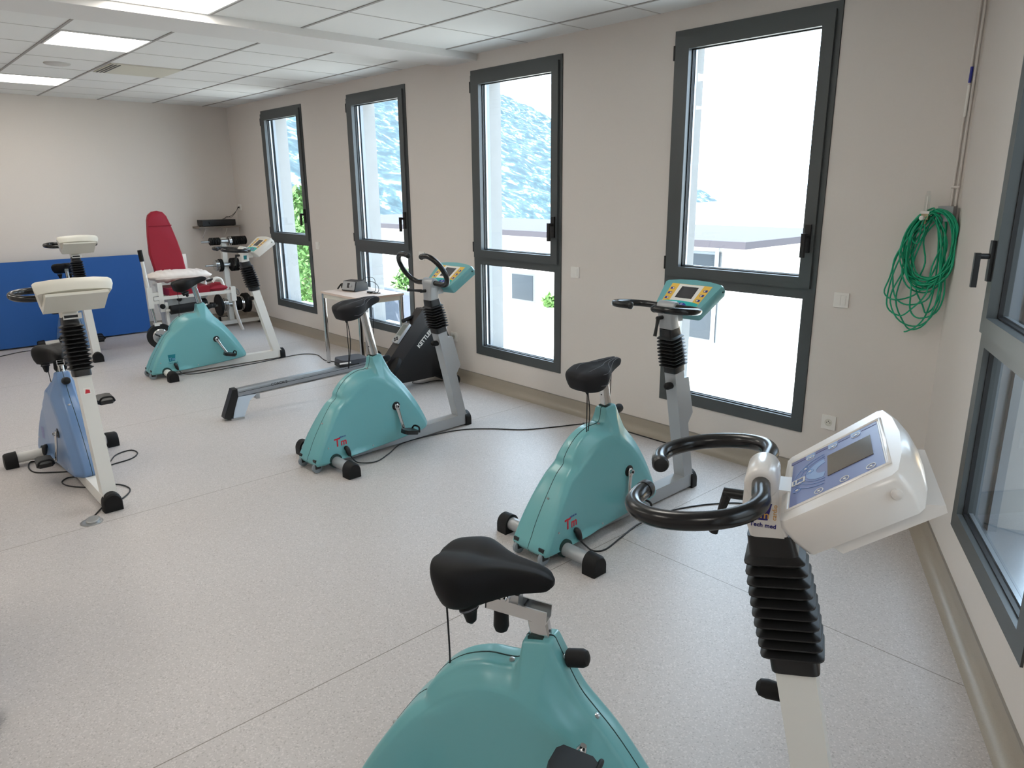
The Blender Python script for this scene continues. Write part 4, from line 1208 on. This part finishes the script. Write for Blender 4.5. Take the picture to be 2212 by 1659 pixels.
# ------------------------------------------------------------------ rowing machine
ROWER = t = thing('rowing_machine', 'black and silver rowing machine with a long aluminium rail', 'rowing machine', (4.46, -2.07, 0), R(84.5))
bm = B()
sec = [(-.028, .0), (-.034, .012), (-.034, .045), (-.024, .058), (.024, .058), (.034, .045), (.034, .012), (.028, 0)]
rz = lambda f: .172 + .058 * f
loft(bm, [[Vector((f, a, rz(f) + b)) for a, b in sec] for f in (.085, 1.5)])
rail = link('rail', bm, 'alu', t, bevel=.002)
bm = B(); box(bm, .10, 1.45, -.0355, -.0335, 0, .003)
for v in bm.verts: v.co.z += rz(v.co.x) + .030
link('rail_groove', bm, 'gasket', rail, smooth=False)
bm = B(); tube(bm, [(.05, -.01, rz(.05) - .012), (1.4, -.01, rz(1.4) - .020)], .006, 8); tube(bm, [(.05, .015, rz(.05) - .014), (1.4, .015, rz(1.4) - .022)], .006, 8); link('tension_rod', bm, 'chrome', rail)
lettering('COACH E', .030, 'gasket', rail, basis((.42, -.0352, rz(.42) + .036), (1, 0, .045), (0, 0, 1)), 'rail_lettering', ext=.001)
bm = B()
prism(bm, [(.055, .240), (.092, .240), (.092, .18), (.062, .10), (.035, .02), (.0, .014), (-.030, .025), (-.018, .06), (.015, .14)], lambda a, b: (a, -.040, b), lambda a, b: (a, .040, b))
ft = link('rear_foot', bm, 'black', t, bevel=.006)
bm = B(); prism(bm, [(.078, .176), (.235, .175), (.18, .135), (.125, .012), (.040, .012)], lambda a, b: (a, -.034, b), lambda a, b: (a, .034, b)); link('foot_plate', bm, mat('pale_blue_grey', srgb(196, 208, 220), .4), ft, bevel=.004)
bm = B(); box(bm, .02, .12, -.050, .050, .0, .014); link('foot_pad', bm, 'steel', ft, bevel=.003)
bm = B(); box(bm, .23, .26, -.03, .03, .135, .18); link('rail_catch', bm, 'silver', ft, bevel=.004)
bm = B()
prism(bm, rrect(.12, .105, .045, 4), lambda a, b: (1.06 + a, b, rz(1.02) + .078), lambda a, b: (1.06 + a * .96, b * .96, rz(1.02) + .112))
s_ = link('seat', bm, mat('dark_grey_pad', srgb(52, 54, 62), .55), t, bevel=.012, segs=3)
bm = B(); box(bm, .93, 1.11, -.05, .05, rz(1.02) + .055, rz(1.02) + .082); link('seat_carriage', bm, 'black', s_, bevel=.004)
bm = B(); prism(bm, [(-.05, -.006), (.05, -.006), (.05, .006), (-.05, .006)], lambda a, b: (1.02 + a - .06, -.104, rz(1.02) + .095 + b), lambda a, b: (1.02 + a - .06, -.1060, rz(1.02) + .095 + b)); link('seat_badge', bm, 'socket', s_, smooth=False)
# main slanted body
bm = B()
pr = [(1.28, .10), (1.36, .06), (1.62, .06), (1.93, .07), (1.99, .13), (1.99, .42), (1.93, .56), (1.80, .655), (1.74, .66), (1.69, .60)]
prism(bm, pr, lambda a, b: (a, -.085, b), lambda a, b: (a, .085, b))
body = link('body_cover', bm, 'black', t, bevel=.02, segs=3)
bm = B()
prism(bm, [(1.26, .09), (1.32, .08), (1.80, .62), (1.755, .70), (1.71, .70), (1.24, .16)], lambda a, b: (a, -.115, b), lambda a, b: (a, .0, b))
arm = link('console_arm', bm, mat('dark_brown_black', srgb(36, 31, 31), .4), body, bevel=.012, segs=3)
# console on the slanted arm
ux = Vector((.62, 0, .70)).normalized(); 
cmx = basis((1.60, -.1155, .475), (0, -1, 0), ux)
bm = B(); nrm = Vector((-.70, 0, .62))
cc = Vector((1.527, -.058, .495))
cb = basis(cc, (0, -1, 0), ux)
prism(bm, rrect(.050, .105, .012, 3), lambda a, b: cb @ Vector((a, b, 0)), lambda a, b: cb @ Vector((a, b, .022)))
con_ = link('console', bm, 'silver', body, bevel=.003)
bm = B(); prism(bm, [(-.034, -.03), (.034, -.03), (.034, .08), (-.034, .08)], lambda a, b: cb @ Vector((a, b, .021)), lambda a, b: cb @ Vector((a, b, .0235))); link('screen', bm, mat('lcd_green_grey', srgb(110, 118, 112), .3), con_)
for a, b in ((-.022, -.07), (.0, -.055), (.022, -.07), (0, -.085)):
    bm = B(); prism(bm, circ(a, b, .009, 10), lambda a, b: cb @ Vector((a, b, .021)), lambda a, b: cb @ Vector((a, b, .026))); link('button', bm, 'gasket', con_)
lm = basis((1.735, -.087, .43), Vector((.72, 0, .69)), Vector((-.69, 0, .72)))
lettering('KETTLER', .050, 'socket', body, lm, 'body_lettering', ext=.002, bold=.0015)
bm = B(); tube(bm, [(1.545, -.04, .602), (1.78, -.02, .655)], .017, 12); link('pull_handle', bm, 'blackrub', t)
bm = B(); tube(bm, [(1.80, .02, .66), (1.85, .05, .60)], .02, 10); link('pull_handle_socket', bm, 'black', t)
for s in (-1, 1):
    bm = B(); prism(bm, circ(0, 0, .050, 18, ry=.135), lambda a, b: (1.36 + b * .55 - .01 * s, s * .17 + a, .20 + b * .75), lambda a, b: (1.335 + b * .55 - .01 * s, s * .17 + a, .225 + b * .75))
    fp = link('footrest', bm, 'blackrub', t, bevel=.006)
    bm = B(); box(bm, 1.33, 1.37, min(s * .08, s * .14), max(s * .08, s * .14), .15, .19); link('footrest_arm', bm, 'black', fp)
bm = B(); box(bm, 1.30, 1.38, -.20, .20, .012, .075); link('front_foot', bm, 'black', t, bevel=.01)
bm = B(); cyl(bm, (1.93, -.24, .045), (1.93, .24, .045), .028); sb = link('stabilizer_bar', bm, 'black', t)
for s in (-1, 1):
    bm = B(); lathe(bm, (1.93, s * .25 - .02, .052), (0, 1, 0), [(0, .042), (.006, .051), (.034, .051), (.04, .042)], 24); link('wheel', bm, 'blackrub', sb)

# ------------------------------------------------------------------ cords on the floor
def cord(pts, host, r=.0042):
    bm = B(); tube(bm, spline(pts, 8), r, 8)
    inv = (Matrix.Translation(host.location) @ Matrix.Rotation(host.rotation_euler.z, 4, 'Z')).inverted()
    for v in bm.verts: v.co = inv @ v.co
    link('power_cord', bm, 'black', host, angle=80)
z = .0046
cord([(7.752, -1.645, .062), (7.765, -1.61, .020), (7.806, -1.600, z), (7.836, -1.545, z), (7.81, -1.4, z), (7.776, -1.207, z), (7.789, -.981, z), (7.849, -.807, z), (7.935, -.664, z), (8.026, -.576, z), (8.221, -.477, z), (8.38, -.34, z), (8.50, -.16, z)], BK0)
cord([(5.966, -1.862, .062), (6.000, -1.83, .018), (6.037, -1.72, z), (5.972, -1.579, z), (5.861, -1.392, z), (5.870, -1.128, z), (5.926, -.906, z), (6.052, -.745, z), (6.233, -.588, z), (6.353, -.372, z), (6.452, -.175, z), (6.60, -.085, z), (6.95, -.075, z), (7.20, -.075, z)], BK1)
cord([(2.752, -1.855, .062), (2.775, -1.82, .018), (2.802, -1.686, z), (2.79, -1.291, z), (2.784, -1.071, z), (2.739, -.786, z), (2.727, -.60, z), (2.79, -.50, z), (2.911, -.470, z), (3.155, -.530, z), (3.289, -.500, z), (3.392, -.427, z), (3.419, -.252, z), (3.426, -.08, z)], BK2)
cord([(4.575, -3.285, .062), (4.52, -3.32, .014), (4.463, -3.372, z), (4.571, -3.401, z), (4.692, -3.389, z), (4.77, -3.31, z), (4.90, -3.10, z), (4.884, -2.969, z), (4.857, -2.864, z), (4.77, -2.805, z), (4.68, -2.825, z), (4.72, -2.93, z), (4.93, -3.05, z), (4.96, -3.20, z), (4.945, -3.26, z), (5.004, -3.301, z), (5.101, -3.281, z), (5.195, -3.203, z), (5.265, -3.07, z), (5.362, -3.028, z), (5.445, -3.041, z), (5.527, -3.108, z), (5.558, -3.20, z), (5.655, -3.272, z), (5.70, -3.292, .014)], BK4)
cord([(.75, -3.6, z), (.60, -3.2, z), (.508, -2.976, z), (.40, -2.75, z), (.43, -2.50, z), (.475, -2.366, .058)], BK5)
cord([(4.509, -.345, z), (4.56, -.40, z), (4.64, -.36, z), (4.64, -.25, z), (4.66, -.18, z), (4.74, -.10, z), (4.73, -.075, .10), (4.70, -.03, .25), (4.69, -.024, .39)], ROWER, .003)

# ------------------------------------------------------------------ outside
G = -3.6
struct(link('ground', box(B(), -260, 120, .33, 300, G - .5, G), 'ground', smooth=False), 'pale paved terrain outside')
struct(link('ground_right', box(B(), 8.9, 60, -30, .33, G - .5, G), 'ground', smooth=False), 'pale paved terrain outside the slanted wall')
struct(link('wall_below', box(B(), -.3, 8.9, .07, .32, G, -.101), 'concrete', smooth=False), 'concrete wall below the windows')

def building(name_label, x0, x1, y0, y1, ztop, m, wins, canopy=None):
    t = thing('building', name_label, 'building', ((x0 + x1) / 2, y0, G))
    cx_ = (x0 + x1) / 2
    link('wall', box(B(), x0 - cx_, x1 - cx_, 0, y1 - y0, 0, ztop - G), m, t, smooth=False)
    link('roof', box(B(), x0 - cx_ - .5, x1 - cx_ + .6, -.7, y1 - y0 + .3, ztop - G, ztop - G + .22), 'roof', t, smooth=False)
    for (a, b, c, d) in wins:
        f = link('window', box(B(), a - cx_, b - cx_, -.06, .02, c - G, d - G), 'guide', t, smooth=False)
        n_ = max(1, int((b - a) / 1.3)); w_ = (b - a) / n_
        bm = B()
        for k in range(n_): box(bm, a - cx_ + k * w_ + .07, a - cx_ + (k + 1) * w_ - .07, -.075, -.05, c - G + .08, d - G - .08)
        link('window_pane', bm, 'darkglass', f, smooth=False)
    return t
bt = building('low white building across the terrace with dark windows', -32, -2.3, 16.8, 24, -.15, 'render', [(-12.9, -11.5, -2.9, -1.7), (-18, -15, -2.9, -1.2), (-4.0, -2.9, -3.3, -.35)])
bm = B(); tube(bm, [(14.15, -.14, 0), (14.15, -.14, 3.4)], .07, 10); link('downpipe', bm, 'alu', bt)
building('ochre rendered building beyond the biggest window', 3.6, 16, 27, 36, -.2, 'ochre', [(5, 7, -2.4, -1.0)])
mw = MA @ Matrix.Translation((0, 0, 0))
bm = B(); box(bm, -1.0, 7.5, .325, 2.0, -.25, .02, mw); struct(link('trim_8', bm, 'concrete', smooth=False), 'grey concrete ledge outside the slanted wall')
bm = B(); box(bm, -1.0, 7.5, 2.0, 2.2, -.25, 4.2, mw); struct(link('wall_light_screen', bm, 'concrete', smooth=False), 'grey concrete wall outside the slanted wall, shaped to block sky light')  # set close and tall to cut the sky light at the slanted windows
t = thing('planter', 'white trough planter with a green shrub outside the third window', 'planter', (-9.9, 16.0, G))
bm = B(); loft(bm, [[Vector((a * k, b * k, h)) for a, b in rrect(.75, .35, .05, 2)] for h, k in ((0, .72), (.78, 1.0), (.82, 1.0))]); link('trough', bm, 'render', t)

def foliage(bm, c, rad, n, size, rs):
    for _ in range(n):
        th = rs.uniform(0, 2 * PI); ph = math.acos(rs.uniform(-1, 1)); rr = rs.uniform(.45, 1.0)
        p = Vector(c) + Vector((math.cos(th) * math.sin(ph) * rad[0], math.sin(th) * math.sin(ph) * rad[1], math.cos(ph) * rad[2])) * rr
        a = Vector((rs.uniform(-1, 1), rs.uniform(-1, 1), rs.uniform(-1, 1))).normalized(); b = a.orthogonal().normalized()
        s = size * rs.uniform(.6, 1.3)
        bm.faces.new([bm.verts.new(q_) for q_ in (p - a * s, p - b * s * .4, p + a * s, p + b * s * .4)])
rs = random.Random(5)
bm = B(); foliage(bm, (.15, 0, 1.0), (.45, .3, .36), 240, .12, rs); link('shrub', bm, 'leaf', t, smooth=False)

def tree(x, y, h, rad, label, n=1500, size=.22, low=.25):
    t = thing('tree', label, 'tree', (x, y, G))
    bm = B(); tube(bm, spline([(0, 0, 0), (.08, .05, h * .4), (-.05, 0, h * .8)], 4), 0, 8, radii=[.16 - .011 * i for i in range(9)]); link('trunk', bm, 'bark', t)
    bm = B()
    for k in range(14):
        f = low + (1 - low) * k / 13
        w_ = rad * (math.sin(PI * (.15 + .8 * f)) ** .8)
        foliage(bm, (rs.uniform(-.5, .5) * w_, rs.uniform(-.5, .5) * w_, h * f), (w_ * .8, w_ * .8, h * .10), n // 14, size, rs)
    link('foliage', bm, 'leaf', t, smooth=False)
tree(-9.0, 5.6, 4.3, 1.7, 'leafy green tree close outside the window by the weight rack', 5200, .09, .1)
tree(-15.5, 8.6, 5.0, 1.9, 'leafy green tree standing behind the tree nearest the far corner', 1800, .18, .1)
tree(-24, 11.5, 5.4, 2.2, 'green tree farthest behind, left of the low white building', 1300, .2, .1)
struct(link('wall_garden', box(B(), -16.8, -12.2, 11.6, 11.9, G, -2.1), mat('dark_stone', srgb(78, 84, 96), .9), smooth=False), 'low dark garden wall outside the second window')
t = thing('shrub', 'yellow green shrub above the low dark garden wall', 'shrub', (-14.6, 12.7, G))
bm = B(); foliage(bm, (0, 0, 1.5), (1.1, .5, .75), 500, .13, rs); link('foliage', bm, 'leaf', t, smooth=False)
bm = B(); tube(bm, [(0, 0, 0), (0, 0, 1.2)], .05, 8); link('stem', bm, 'bark', t)

# wooded hillside
nx, ny = 150, 90
bm = B(); grid = []
from mathutils import noise
for j in range(ny + 1):
    row = []
    for i in range(nx + 1):
        x = -260 + 280 * i / nx; y = 26 + 214 * j / ny
        z_ = G - 1.0 + max(0, -x - y * .45 - 36 + 8 * noise.noise(Vector((y * .02, 3, 0)))) * .40 
        if z_ > G - .6: z_ += 1.6 * noise.noise(Vector((x * .16, y * .16, 0))) + 1.6 * abs(noise.noise(Vector((x * .5, y * .5, 4))))
        row.append(bm.verts.new((x, y, z_)))
    grid.append(row)
for j in range(ny):
    for i in range(nx):
        bm.faces.new((grid[j][i], grid[j][i + 1], grid[j + 1][i + 1], grid[j + 1][i]))
struct(link('hillside', bm, 'hill', angle=180), 'wooded hillside far beyond the windows')
